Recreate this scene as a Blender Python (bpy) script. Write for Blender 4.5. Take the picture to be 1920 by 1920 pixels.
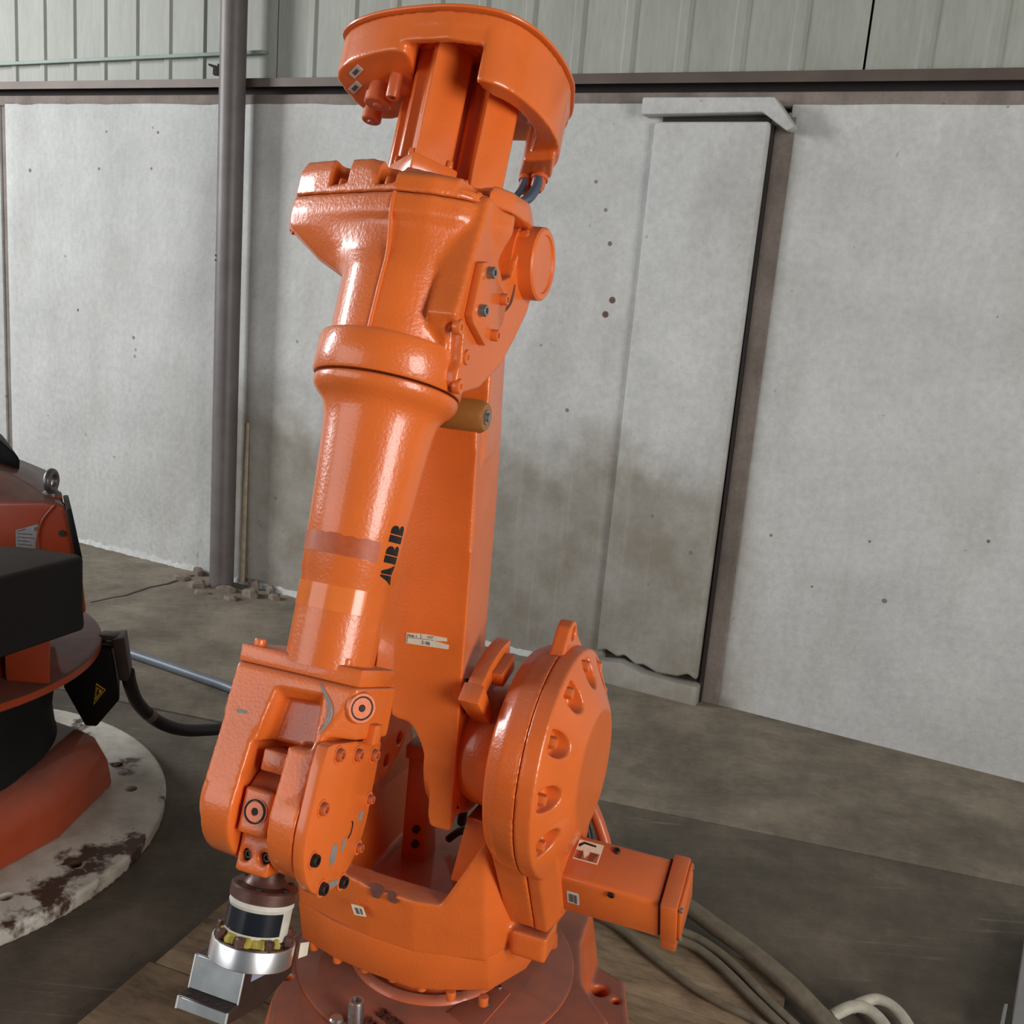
import bpy, bmesh, math, random
from math import sin, cos, pi, radians, sqrt
from mathutils import Vector, Matrix

random.seed(7)
for o in list(bpy.data.objects):
    bpy.data.objects.remove(o, do_unlink=True)
sc = bpy.context.scene
C = sc.collection

# ------------------------------------------------------------------ camera, sky, lights, exposure
PITCH, ROLL, CAM_H = radians(12.4), radians(4.8), 1.5
_d = Vector((0, cos(PITCH), -sin(PITCH)))
_r, _u = Vector((1, 0, 0)), Vector((0, sin(PITCH), cos(PITCH)))
_X = _r * cos(ROLL) + _u * sin(ROLL)
_Y = -_r * sin(ROLL) + _u * cos(ROLL)
cam_data = bpy.data.cameras.new('camera')
cam_data.sensor_fit = 'HORIZONTAL'
cam_data.sensor_width = 36.0
cam_data.lens = 36.0 * 1930.0 / 1920.0
cam_data.clip_start, cam_data.clip_end = 0.02, 100
cam = bpy.data.objects.new('camera', cam_data)
C.objects.link(cam)
cam.matrix_world = Matrix(((_X.x, _Y.x, -_d.x, 0), (_X.y, _Y.y, -_d.y, 0), (_X.z, _Y.z, -_d.z, CAM_H), (0, 0, 0, 1)))
sc.camera = cam

world = bpy.data.worlds.new('daylight')
sc.world = world
world.use_nodes = True
world.node_tree.nodes['Background'].inputs[0].default_value = (0.86, 0.93, 1.0, 1)
world.node_tree.nodes['Background'].inputs[1].default_value = 0.11


def area_light(name, loc, target, w, h, power, col):
    l = bpy.data.lights.new(name, 'AREA')
    l.shape, l.size, l.size_y, l.energy, l.color = 'RECTANGLE', w, h, power, col
    o = bpy.data.objects.new(name, l)
    C.objects.link(o)
    o.location = loc
    o.rotation_euler = (Vector(target) - Vector(loc)).to_track_quat('-Z', 'Y').to_euler()
    return o


area_light('daylight_opening_left', (-7.0, 3.8, 3.1), (0.0, 4.1, 0.9), 1.2, 2.6, 345, (0.96, 0.98, 1.0))
area_light('daylight_opening_front', (-5.4, -1.6, 2.2), (0.0, 1.6, 1.1), 5.0, 2.8, 120, (0.97, 0.98, 1.0))
area_light('daylight_opening_right', (3.3, -1.9, 1.9), (0.0, 1.9, 1.0), 1.9, 2.4, 200, (1.0, 0.98, 0.95))

sc.view_settings.view_transform = 'Standard'
sc.view_settings.look = 'None'
sc.view_settings.exposure = 0.0
sc.view_settings.gamma = 1.0
sc.view_settings.use_curve_mapping = False

# ------------------------------------------------------------------ materials


def srgb(r, g, b):
    f = lambda c: (c / 255 / 12.92) if c / 255 <= 0.04045 else ((c / 255 + 0.055) / 1.055) ** 2.4
    return (f(r), f(g), f(b), 1)


class NT:
    def __init__(s, name):
        s.m = bpy.data.materials.new(name)
        s.m.use_nodes = True
        s.t = s.m.node_tree
        s.b = s.t.nodes['Principled BSDF']
        s.co = s.t.nodes.new('ShaderNodeTexCoord')

    def n(s, typ, **kw):
        x = s.t.nodes.new(typ)
        for k, v in kw.items():
            setattr(x, k, v)
        return x

    def l(s, a, b):
        s.t.links.new(a, b)

    def noise(s, scale, detail=4, rough=0.6, stretch=None, coord='Object'):
        x = s.n('ShaderNodeTexNoise')
        x.inputs['Scale'].default_value = scale
        x.inputs['Detail'].default_value = detail
        x.inputs['Roughness'].default_value = rough
        if stretch:
            mp = s.n('ShaderNodeMapping')
            mp.inputs['Scale'].default_value = stretch
            s.l(s.co.outputs[coord], mp.inputs[0])
            s.l(mp.outputs[0], x.inputs['Vector'])
        else:
            s.l(s.co.outputs[coord], x.inputs['Vector'])
        return x.outputs['Fac']

    def ramp(s, fac, stops):
        x = s.n('ShaderNodeValToRGB')
        e = x.color_ramp.elements
        while len(e) < len(stops):
            e.new(0.5)
        for i, (p, c) in enumerate(stops):
            e[i].position = p
            e[i].color = c if isinstance(c, tuple) else (c, c, c, 1)
        s.l(fac, x.inputs[0])
        return x.outputs[0]

    def mix(s, fac, a, b, mode='MIX'):
        x = s.n('ShaderNodeMix', data_type='RGBA', blend_type=mode)
        for sock, v in ((x.inputs[0], fac), (x.inputs[6], a), (x.inputs[7], b)):
            if hasattr(v, 'links') or hasattr(v, 'node'):
                s.l(v, sock)
            else:
                sock.default_value = v
        return x.outputs[2]

    def bump(s, h, strength, dist=0.002, prev=None):
        x = s.n('ShaderNodeBump')
        x.inputs['Strength'].default_value = strength
        x.inputs['Distance'].default_value = dist
        s.l(h, x.inputs['Height'])
        if prev is not None:
            s.l(prev, x.inputs['Normal'])
        return x.outputs[0]

    def math(s, op, a, b):
        x = s.n('ShaderNodeMath', operation=op)
        for sock, v in ((x.inputs[0], a), (x.inputs[1], b)):
            if hasattr(v, 'node'):
                s.l(v, sock)
            else:
                sock.default_value = v
        return x.outputs[0]

    def set(s, **kw):
        for k, v in kw.items():
            sock = s.b.inputs[k.replace('_', ' ')]
            if hasattr(v, 'node'):
                s.l(v, sock)
            else:
                sock.default_value = v
        return s.m


def simple(name, col, rough=0.5, metal=0.0, var=0.15, scale=20, bump=0.0):
    t = NT(name)
    c2 = tuple(c * (1 - var) for c in col[:3]) + (1,)
    c3 = tuple(min(1, c * (1 + var)) for c in col[:3]) + (1,)
    col_ = t.ramp(t.noise(scale), [(0.3, c2), (0.7, c3)])
    t.set(Base_Color=col_, Roughness=rough, Metallic=metal)
    if bump:
        t.set(Normal=t.bump(t.noise(scale * 6), bump))
    return t.m


def paint(name, col, dust_col, dust=0.5, peel=0.32, rough=0.32):
    """gloss machine enamel with orange-peel relief, and settled dust on the faces that point up"""
    t = NT(name)
    c2 = tuple(c * 0.86 for c in col[:3]) + (1,)
    c3 = tuple(min(1, c * 1.08) for c in col[:3]) + (1,)
    base = t.ramp(t.noise(5, 5), [(0.3, c2), (0.7, c3)])
    geo = t.n('ShaderNodeNewGeometry')
    sep = t.n('ShaderNodeSeparateXYZ')
    t.l(geo.outputs['Normal'], sep.inputs[0])
    up = t.ramp(sep.outputs['Z'], [(0.45, 0.0), (0.9, 1.0)])
    dn = t.ramp(t.noise(14, 6), [(0.25, 0.65), (0.7, 1.0)])
    fac = t.math('MULTIPLY', t.math('MULTIPLY', up, dn), dust)
    colr = t.mix(fac, base, dust_col)
    specks = t.ramp(t.noise(120, 3, 0.7), [(0.735, 0.0), (0.76, 1.0)])
    colr = t.mix(t.math('MULTIPLY', specks, 0.45), colr, (0.08, 0.03, 0.02, 1))
    r = t.n('ShaderNodeMapRange')
    r.inputs['To Min'].default_value, r.inputs['To Max'].default_value = rough, 0.85
    t.l(fac, r.inputs[0])
    nb = t.bump(t.noise(210, 2, 0.5), peel, 0.002)
    t.set(Base_Color=colr, Roughness=r.outputs[0], Normal=nb, Coat_Weight=0.3, Coat_Roughness=0.08)
    return t.m


DUST = srgb(128, 82, 62)
ORANGE = paint('orange_enamel', srgb(232, 112, 44), DUST, 0.75)
ORANGE_SM = paint('orange_enamel_smooth', srgb(234, 113, 46), DUST, 0.6, 0.10)
ORANGE_BASE = paint('dusty_orange_enamel', srgb(206, 98, 50), srgb(120, 76, 62), 0.97, 0.06, 0.45)
ORANGE_B = paint('red_orange_enamel', srgb(158, 62, 28), srgb(66, 50, 41), 0.9, 0.04, 0.4)  # second robot: paint and dust darkened to stand in for its backlit shade
BLACK_INK = simple('black_ink', (0.006, 0.006, 0.007, 1), 0.4)
BLACK = simple('black_plastic', (0.005, 0.005, 0.005, 1), 0.6, 0, 0.2, 8, 0.05)
BLACK.node_tree.nodes['Principled BSDF'].inputs['Specular IOR Level'].default_value = 0.25
BLACK_DUSTY = paint('black_dusty_plastic', (0.005, 0.005, 0.005, 1), srgb(62, 54, 47), 0.8, 0.02, 0.6)
BLACK_DUSTY.node_tree.nodes['Principled BSDF'].inputs['Specular IOR Level'].default_value = 0.25
BLACK_DUSTY.node_tree.nodes['Principled BSDF'].inputs['Coat Weight'].default_value = 0.0
DARK = simple('dark_cavity_shade', (0.02, 0.014, 0.012, 1), 0.7)  # near-black stands in for shade inside gaps, grooves and holes
RUBBER = simple('black_rubber', (0.012, 0.012, 0.013, 1), 0.5, 0, 0.2, 40, 0.1)
STEEL = simple('zinc_plated_steel', (0.42, 0.40, 0.38, 1), 0.35, 0.9, 0.2, 60)
DARKSTEEL = simple('dark_oxide_steel', (0.06, 0.05, 0.045, 1), 0.45, 0.8, 0.3, 60)
ALU = simple('turned_aluminium', (0.90, 0.90, 0.90, 1), 0.33, 1.0, 0.06, 30)
MILLED = simple('milled_steel', (0.36, 0.38, 0.38, 1), 0.38, 0.85, 0.18, 25)
BROWNSTEEL = simple('rusty_brown_steel', srgb(92, 60, 50), 0.4, 0.3, 0.3, 40, 0.1)
OILSTEEL = simple('oiled_dark_steel', srgb(66, 54, 50), 0.4, 0.5, 0.35, 18)
WHITETAPE = simple('white_tape', srgb(206, 200, 186), 0.5, 0, 0.1, 60)
BLACKTAPE = simple('black_vinyl_tape', (0.012, 0.014, 0.02, 1), 0.22, 0, 0.1, 30)
YELLOWGREASE = simple('yellow_foam', srgb(168, 150, 62), 0.7, 0, 0.35, 60, 0.4)
BROWNTAPE = simple('brown_tape', srgb(186, 84, 38), 0.5, 0, 0.12, 90, 0.05)
GLOSSTAPE = simple('clear_tape_over_orange', srgb(240, 124, 56), 0.14, 0, 0.06, 20)
PAPER = simple('sticker_paper', srgb(222, 210, 186), 0.6, 0, 0.08, 90)
WHITEPAPER = simple('white_label', srgb(206, 204, 198), 0.5, 0, 0.06, 90)
GREYINK = simple('grey_ink', srgb(96, 90, 84), 0.6)
REDFILM = simple('faded_red_film', srgb(176, 92, 62), 0.5, 0, 0.15, 120)
GREYPRIMER = simple('grey_primer', srgb(138, 134, 128), 0.6, 0, 0.15, 80)
BROWNPATCH = simple('brown_bare_patch', srgb(108, 62, 50), 0.6, 0, 0.2, 60)
AMBER = simple('amber_polyurethane', srgb(150, 98, 44), 0.35, 0, 0.1, 15)
BLUEHOSE = simple('blue_grey_hose', srgb(74, 88, 104), 0.45, 0, 0.1, 60)
GREYPIPE = simple('blue_grey_conduit', srgb(98, 108, 118), 0.4, 0, 0.12, 12)
OLIVECABLE = simple('dusty_olive_cable', srgb(112, 104, 86), 0.6, 0, 0.2, 40, 0.1)
WHITECABLE = simple('dusty_white_cable', srgb(178, 172, 156), 0.6, 0, 0.15, 40)
YELLOW = simple('yellow_warning', srgb(214, 176, 28), 0.5, 0, 0.05, 40)
GALV = simple('galvanised_sheet', srgb(150, 150, 150), 0.45, 0.5, 0.12, 6)
POLEMAT = simple('weathered_steel_pole', srgb(104, 98, 96), 0.5, 0.25, 0.16, 9, 0.05)
BEAMMAT = simple('brown_steel_beam', srgb(86, 74, 66), 0.55, 0.25, 0.2, 7, 0.05)
GREENSTRIP = simple('pale_green_batten', srgb(138, 152, 144), 0.6, 0, 0.1, 14)
LATH = simple('grey_wood_lath', srgb(172, 156, 134), 0.8, 0, 0.25, 22, 0.2)


def concrete(name, c_lo, c_hi, stain_col, stain_amt, scale=1.0, pit=0.5, streak=True, damp=None, wall=False, scratch=False):
    t = NT(name)
    a = t.ramp(t.noise(2.4 * scale, 7, 0.66), [(0.3, c_lo), (0.68, c_hi)])
    st = t.noise(1.1 * scale, 5, 0.6, (2.2, 2.2, 0.8) if streak else None)
    a = t.mix(t.math('MULTIPLY', t.ramp(st, [(0.5, 0.0), (0.68, 1.0)]), stain_amt), a, stain_col)
    fine = t.ramp(t.noise(38 * scale, 5, 0.7), [(0.3, 0.86), (0.7, 1.06)])
    a = t.mix(1.0, a, fine, 'MULTIPLY')
    if damp:
        # old damp mark: a brown-grey tide along the foot of the wall between two stations
        sx = t.n('ShaderNodeSeparateXYZ')
        t.l(t.co.outputs['Object'], sx.inputs[0])
        wob = t.math('MULTIPLY', t.noise(2.2, 5, 0.6), 0.9)
        hgt = t.math('ADD', sx.outputs['Z'], wob)
        low = t.n('ShaderNodeMapRange')
        low.interpolation_type = 'SMOOTHSTEP'
        low.inputs['From Min'].default_value, low.inputs['From Max'].default_value = 1.15, 1.5
        low.inputs['To Min'].default_value, low.inputs['To Max'].default_value = 1.0, 0.0
        t.l(hgt, low.inputs[0])
        side = t.n('ShaderNodeMapRange')
        side.interpolation_type = 'SMOOTHSTEP'
        side.inputs['From Min'].default_value, side.inputs['From Max'].default_value = 3.52, 3.72
        side.inputs['To Min'].default_value, side.inputs['To Max'].default_value = 1.0, 0.0
        t.l(t.math('ADD', sx.outputs['X'], t.math('MULTIPLY', t.noise(3.0, 4, 0.6), 0.3)), side.inputs[0])
        m = t.math('MULTIPLY', t.math('MULTIPLY', low.outputs[0], side.outputs[0]), t.ramp(t.noise(4.5, 6, 0.65), [(0.2, 0.45), (0.65, 1.0)]))
        a = t.mix(t.math('MULTIPLY', m, 0.92), a, srgb(124, 116, 101))
    pits = t.ramp(t.noise(22 * scale, 3, 0.55), [(0.70, 0.0), (0.75, 1.0)])
    a = t.mix(t.math('MULTIPLY', pits, pit), a, tuple(c * 0.35 for c in c_lo[:3]) + (1,))
    if scratch:
        # pale drag marks left on the slab
        for rz, sc_, amt in ((0.5, (1.2, 26.0, 1.0), 0.5), (1.25, (1.0, 34.0, 1.0), 0.35)):
            mp = t.n('ShaderNodeMapping')
            mp.inputs['Rotation'].default_value = (0, 0, rz)
            mp.inputs['Scale'].default_value = sc_
            t.l(t.co.outputs['Object'], mp.inputs[0])
            nz = t.n('ShaderNodeTexNoise')
            nz.inputs['Scale'].default_value = 2.2
            nz.inputs['Detail'].default_value = 3
            t.l(mp.outputs[0], nz.inputs['Vector'])
            ln = t.ramp(nz.outputs['Fac'], [(0.64, 0.0), (0.70, 1.0)])
            gate = t.ramp(t.noise(2.0, 4, 0.6), [(0.48, 0.0), (0.62, 1.0)])
            a = t.mix(t.math('MULTIPLY', t.math('MULTIPLY', ln, gate), amt), a, srgb(150, 142, 128))
        blot = t.ramp(t.noise(3.2, 7, 0.7), [(0.42, 0.72), (0.60, 1.08)])
        a = t.mix(1.0, a, blot, 'MULTIPLY')
    if wall:
        vo = t.n('ShaderNodeTexVoronoi')
        vo.inputs['Scale'].default_value = 8.0
        t.l(t.co.outputs['Object'], vo.inputs['Vector'])
        size = t.math('MULTIPLY', t.ramp(t.noise(2.6, 3, 0.6), [(0.42, 0.0), (0.75, 1.0)]), 0.11)
        hole = t.math('LESS_THAN', vo.outputs['Distance'], size)
        a = t.mix(t.math('MULTIPLY', hole, 0.55), a, srgb(96, 90, 82))
        sz = t.n('ShaderNodeSeparateXYZ')
        t.l(t.co.outputs['Object'], sz.inputs[0])
        lowz = t.n('ShaderNodeMapRange')
        lowz.inputs['From Min'].default_value, lowz.inputs['From Max'].default_value = 0.05, 0.75
        lowz.inputs['To Min'].default_value, lowz.inputs['To Max'].default_value = 1.0, 0.0
        t.l(sz.outputs['Z'], lowz.inputs[0])
        scuff = t.ramp(t.noise(16, 5, 0.7, (1.0, 1.0, 0.45)), [(0.60, 0.0), (0.68, 1.0)])
        patchy = t.ramp(t.noise(1.7, 3, 0.5), [(0.45, 0.0), (0.62, 1.0)])
        a = t.mix(t.math('MULTIPLY', t.math('MULTIPLY', scuff, patchy), t.math('MULTIPLY', lowz.outputs[0], 0.75)), a, srgb(104, 98, 90))
        streak_ = t.ramp(t.noise(3.0, 5, 0.6, (7.0, 7.0, 0.35)), [(0.56, 0.0), (0.72, 1.0)])
        a = t.mix(t.math('MULTIPLY', streak_, 0.10), a, srgb(216, 216, 214))
    nb = t.bump(t.noise(9 * scale, 6, 0.6), 0.18, 0.02)
    nb = t.bump(t.noise(90 * scale, 3, 0.6), 0.2, 0.004, nb)
    t.set(Base_Color=a, Roughness=0.85, Normal=nb)
    return t.m


WALLMAT = concrete('whitewashed_concrete', srgb(176, 177, 174), srgb(198, 199, 196), srgb(158, 154, 146), 0.4, wall=True)
STAINMAT = concrete('stained_concrete', srgb(178, 178, 175), srgb(200, 200, 197), srgb(156, 151, 142), 0.4, damp=(2.35, 3.9), wall=True)
FLOORFAR = concrete('pale_lit_floor_concrete', srgb(100, 91, 78), srgb(142, 131, 114), srgb(78, 69, 57), 0.5, 1.0, 0.3, False, scratch=True)  # far slab: paler pour, brighter light falling there also put into colour
MORTAR = concrete('brown_mortar', srgb(110, 100, 92), srgb(142, 130, 122), srgb(84, 74, 66), 0.6, 2)
FLOORMAT = concrete('worn_dimmed_floor_concrete', srgb(82, 74, 62), srgb(122, 111, 95), srgb(60, 52, 42), 0.6, 1.0, 0.3, False, scratch=True)  # near slab: darker worn pour, dimmer light also put into colour
RUBBLEMAT = concrete('broken_concrete', srgb(96, 86, 76), srgb(150, 136, 122), srgb(80, 70, 62), 0.5, 4)


def cladding():
    t = NT('pale_grey_cladding')
    a = t.ramp(t.noise(3, 6, 0.7, (1, 1, 0.25)), [(0.3, srgb(140, 142, 132)), (0.7, srgb(162, 164, 154))])
    f = t.ramp(t.noise(60, 4, 0.7, (1, 1, 0.15)), [(0.3, 0.88), (0.7, 1.04)])
    a = t.mix(1.0, a, f, 'MULTIPLY')
    return t.set(Base_Color=a, Roughness=0.6)


CLAD = cladding()


def wood():
    t = NT('weathered_plywood')
    g = t.noise(6, 8, 0.7, (1.3, 4.0, 4.0))
    a = t.ramp(g, [(0.25, srgb(82, 66, 50)), (0.5, srgb(140, 120, 94)), (0.75, srgb(172, 152, 124))])
    st = t.ramp(t.noise(3.5, 5, 0.6), [(0.45, 0.0), (0.7, 1.0)])
    a = t.mix(t.math('MULTIPLY', st, 0.6), a, srgb(58, 44, 34))
    return t.set(Base_Color=a, Roughness=0.85, Normal=t.bump(g, 0.3, 0.004))


WOOD = wood()


def plate_white():
    t = NT('chipped_white_paint')
    a = t.ramp(t.noise(5, 6, 0.65), [(0.3, srgb(150, 142, 126)), (0.6, srgb(206, 202, 190))])
    rust = t.ramp(t.noise(4.5, 7, 0.62), [(0.54, 0.0), (0.59, 1.0)])
    a = t.mix(rust, a, srgb(74, 52, 42))
    return t.set(Base_Color=a, Roughness=0.6, Normal=t.bump(rust, 0.3, 0.003))


PLATEWHITE = plate_white()

# ------------------------------------------------------------------ mesh helpers
MPU = lambda p: Vector((p[0], -p[1], -p[2]))     # upper-arm frame: (across, forward, down along arm)
MPB = lambda p: Vector((p[0], -p[1], p[2]))      # robot frame: (across, forward, up)
MPW = lambda p: Vector(p)


class MB:
    def __init__(s, mp=MPW):
        s.bm = bmesh.new()
        s.mp = mp

    def _merge(s, b, bev=0.0, seg=2, ang=30):
        bmesh.ops.remove_doubles(b, verts=b.verts, dist=1e-6)
        bmesh.ops.recalc_face_normals(b, faces=b.faces)
        if bev > 0:
            b.normal_update()
            ed = [e for e in b.edges if len(e.link_faces) == 2 and e.calc_face_angle(0) > radians(ang)]
            if ed:
                bmesh.ops.bevel(b, geom=ed, offset=bev, segments=seg, affect='EDGES', clamp_overlap=True, profile=0.5)
        me = bpy.data.meshes.new('tmp')
        b.to_mesh(me)
        b.free()
        s.bm.from_mesh(me)
        bpy.data.meshes.remove(me)
        return s

    def loft(s, rings, bev=0, seg=2, cap=True, closed=False):
        b = bmesh.new()
        R = [[b.verts.new(s.mp(p)) for p in r] for r in rings]
        n = len(R[0])
        pairs = list(zip(R[:-1], R[1:])) + ([(R[-1], R[0])] if closed else [])
        for r0, r1 in pairs:
            for i in range(n):
                j = (i + 1) % n
                try:
                    b.faces.new((r0[i], r0[j], r1[j], r1[i]))
                except ValueError:
                    pass
        if cap and not closed:
            b.faces.new(R[0])
            b.faces.new(R[-1][::-1])
        return s._merge(b, bev, seg)

    def box(s, x0, x1, y0, y1, z0, z1, bev=0, seg=2):
        return s.loft([[(x0, y0, z), (x1, y0, z), (x1, y1, z), (x0, y1, z)] for z in (z0, z1)], bev, seg)

    def prism(s, pts, vec, bev=0, seg=2):
        v = Vector(vec)
        return s.loft([[Vector(p) for p in pts], [Vector(p) + v for p in pts]], bev, seg)

    def lathe(s, p0, axis, prof, n=48, bev=0, arc=None):
        p0, ax = Vector(p0), Vector(axis).normalized()
        t = Vector((0, 0, 1)) if abs(ax.z) < 0.9 else Vector((1, 0, 0))
        e1 = ax.cross(t).normalized()
        e2 = ax.cross(e1)
        rings = [[p0 + ax * h + (e1 * cos(2 * pi * i / n) + e2 * sin(2 * pi * i / n)) * max(r, 1e-5) for i in range(n)] for h, r in prof]
        return s.loft(rings, bev)

    def cyl(s, p0, p1, r0, r1=None, n=32, bev=0):
        a, c = Vector(p0), Vector(p1)
        return s.lathe(a, c - a, [(0, r0), ((c - a).length, r0 if r1 is None else r1)], n, bev)

    def ring(s, p0, axis, r_in, r_out, h0, h1, n=48, bev=0):
        p0, ax = Vector(p0), Vector(axis).normalized()
        t = Vector((0, 0, 1)) if abs(ax.z) < 0.9 else Vector((1, 0, 0))
        e1 = ax.cross(t).normalized()
        e2 = ax.cross(e1)
        prof = [(h0, r_in), (h0, r_out), (h1, r_out), (h1, r_in)]
        rings = [[p0 + ax * h + (e1 * cos(2 * pi * i / n) + e2 * sin(2 * pi * i / n)) * r for h, r in prof] for i in range(n)]
        return s.loft(rings, bev, closed=True)

    def tube(s, path, r, n=12, sub=6, caps=True):
        P = [Vector(p) for p in path]
        pts = []
        for i in range(len(P) - 1):
            p0, p1, p2, p3 = P[max(i - 1, 0)], P[i], P[i + 1], P[min(i + 2, len(P) - 1)]
            for k in range(sub):
                t = k / sub
                pts.append(0.5 * ((2 * p1) + (p2 - p0) * t + (2 * p0 - 5 * p1 + 4 * p2 - p3) * t * t + (3 * p1 - p0 - 3 * p2 + p3) * t ** 3))
        pts.append(P[-1])
        rings, e1 = [], None
        for i, p in enumerate(pts):
            d = (pts[min(i + 1, len(pts) - 1)] - pts[max(i - 1, 0)]).normalized()
            if e1 is None:
                e1 = d.cross(Vector((0, 0, 1)) if abs(d.z) < 0.9 else Vector((1, 0, 0))).normalized()
            e1 = (e1 - d * e1.dot(d)).normalized()
            e2 = d.cross(e1)
            rr = r(i / (len(pts) - 1)) if callable(r) else r
            rings.append([p + (e1 * cos(2 * pi * k / n) + e2 * sin(2 * pi * k / n)) * rr for k in range(n)])
        return s.loft(rings, 0, cap=caps)

    def torus(s, p0, axis, R, r, n=40, m=14):
        p0, ax = Vector(p0), Vector(axis).normalized()
        t = Vector((0, 0, 1)) if abs(ax.z) < 0.9 else Vector((1, 0, 0))
        e1 = ax.cross(t).normalized()
        e2 = ax.cross(e1)
        rings = []
        for i in range(n):
            d = e1 * cos(2 * pi * i / n) + e2 * sin(2 * pi * i / n)
            rings.append([p0 + d * (R + r * cos(2 * pi * k / m)) + ax * (r * sin(2 * pi * k / m)) for k in range(m)])
        return s.loft(rings, closed=True)

    def poly(s, pts, thick_vec):
        return s.prism(pts, thick_vec)

    def bolt(s, p, axis, r=0.008, h=0.008, hexsock=True):
        """socket-head cap screw: round head with a hex socket"""
        p, ax = Vector(p), Vector(axis).normalized()
        t = Vector((0, 0, 1)) if abs(ax.z) < 0.9 else Vector((1, 0, 0))
        e1 = ax.cross(t).normalized()
        e2 = ax.cross(e1)
        n = 18
        prof = [(0, r), (h * 0.85, r), (h, r * 0.88), (h, r * 0.52), (h * 0.5, r * 0.5), (h * 0.5, 1e-5)]
        return s.loft([[p + ax * q + (e1 * cos(2 * pi * i / n) + e2 * sin(2 * pi * i / n)) * rr for i in range(n)] for q, rr in prof])

    def hexnut(s, p, axis, r=0.01, h=0.008):
        return s.lathe(p, axis, [(0, r), (h * 0.8, r), (h, r * 0.85)], 6)

    def mesh(s, name):
        me = bpy.data.meshes.new(name)
        s.bm.to_mesh(me)
        s.bm.free()
        return me


def finish(o, angle=38):
    me = o.data
    for p in me.polygons:
        p.use_smooth = True
    me.set_sharp_from_angle(angle=radians(angle))


def obj(name, mb, mat, parent=None, M=None, angle=38, label=None):
    me = mb.mesh(name)
    o = bpy.data.objects.new(name, me)
    C.objects.link(o)
    me.materials.append(mat)
    if parent is not None:
        o.parent = parent
    if M is not None:
        o.matrix_local = M
    finish(o, angle)
    if label:
        o['label'] = label
    return o


def cast(name, mb, mat, parent=None, M=None, voxel=0.004, smooth=5, cut=None, label=None, cut_smooth=2, angle=60):
    """several solids merged into one casting with rounded fillets, then cut by a second set of solids"""
    me = mb.mesh(name)
    o = bpy.data.objects.new(name, me)
    C.objects.link(o)

    def bake(ob):
        dg = bpy.context.evaluated_depsgraph_get()
        dg.update()
        new = bpy.data.meshes.new_from_object(ob.evaluated_get(dg))
        old = ob.data
        ob.modifiers.clear()
        ob.data = new
        bpy.data.meshes.remove(old)
    m = o.modifiers.new('r', 'REMESH')
    m.mode, m.voxel_size = 'VOXEL', voxel
    if smooth:
        m = o.modifiers.new('s', 'SMOOTH')
        m.iterations, m.factor = smooth, 0.5
    bake(o)
    if cut is not None:
        cme = cut.mesh('cut')
        co = bpy.data.objects.new('cut', cme)
        C.objects.link(co)
        m = o.modifiers.new('b', 'BOOLEAN')
        m.operation, m.object, m.solver = 'DIFFERENCE', co, 'EXACT'
        m.use_self = True
        if cut_smooth:
            m = o.modifiers.new('r', 'REMESH')
            m.mode, m.voxel_size = 'VOXEL', voxel
            m = o.modifiers.new('s', 'SMOOTH')
            m.iterations, m.factor = cut_smooth, 0.5
        bake(o)
        bpy.data.objects.remove(co, do_unlink=True)
        bpy.data.meshes.remove(cme)
    o.data.name = name
    o.data.materials.clear()
    o.data.materials.append(mat)
    if parent is not None:
        o.parent = parent
    if M is not None:
        o.matrix_local = M
    finish(o, angle)
    if label:
        o['label'] = label
    return o


def empty(name, loc, rz, label, cat, group=None):
    o = bpy.data.objects.new(name, None)
    C.objects.link(o)
    o.location, o.rotation_euler = loc, (0, 0, rz)
    o['label'], o['category'] = label, cat
    if group:
        o['group'] = group
    return o


def tag(o, label, cat, group=None):
    o['label'], o['category'] = label, cat
    if group:
        o['group'] = group
    return o


def struct(o):
    o['kind'] = 'structure'
    return o


def text_obj(name, txt, size, depth, mat, parent, M, offset=0.0):
    cu = bpy.data.curves.new(name, 'FONT')
    cu.body, cu.size, cu.extrude, cu.offset = txt, size, depth, offset
    cu.align_x, cu.align_y = 'CENTER', 'CENTER'
    t = bpy.data.objects.new(name, cu)
    C.objects.link(t)
    dg = bpy.context.evaluated_depsgraph_get()
    dg.update()
    me = bpy.data.meshes.new_from_object(t.evaluated_get(dg))
    bpy.data.objects.remove(t, do_unlink=True)
    me.materials.clear()
    me.materials.append(mat)
    o = bpy.data.objects.new(name, me)
    C.objects.link(o)
    o.parent = parent
    o.matrix_local = M
    return o


def basis(origin, ex, ey):
    ex, ey = Vector(ex).normalized(), Vector(ey)
    ez = ex.cross(ey).normalized()
    ey = ez.cross(ex)
    return Matrix(((ex.x, ey.x, ez.x, origin[0]), (ex.y, ey.y, ez.y, origin[1]), (ex.z, ey.z, ez.z, origin[2]), (0, 0, 0, 1)))


# ------------------------------------------------------------------ the hall: floor, back wall, cladding
W0 = Vector((-2.266, 5.215, 0))
WU = Vector((0.9, -0.436, 0)).normalized()
WN = Vector((WU.y, -WU.x, 0))
MWALL = Matrix(((WU.x, -WN.x, 0, W0.x), (WU.y, -WN.y, 0, W0.y), (0, 0, 1, 0), (0, 0, 0, 1)))
MPWALL = lambda p: Vector((p[0], -p[1], p[2]))     # (along wall, out from wall, up)

floor = bpy.data.objects.new('floor', None)
C.objects.link(floor)
struct(floor)
fd = Vector((1, -0.253, 0)).normalized()
fn = Vector((0.253, 1, 0)).normalized()
fp = Vector((-1.336, 3.297, 0))


def slab(s0, s1, t0, t1):
    pts = [fp + fd * s0 + fn * t0, fp + fd * s1 + fn * t0, fp + fd * s1 + fn * t1, fp + fd * s0 + fn * t1]
    return MB().prism(pts, (0, 0, -0.12), 0.004, 2)


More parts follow.
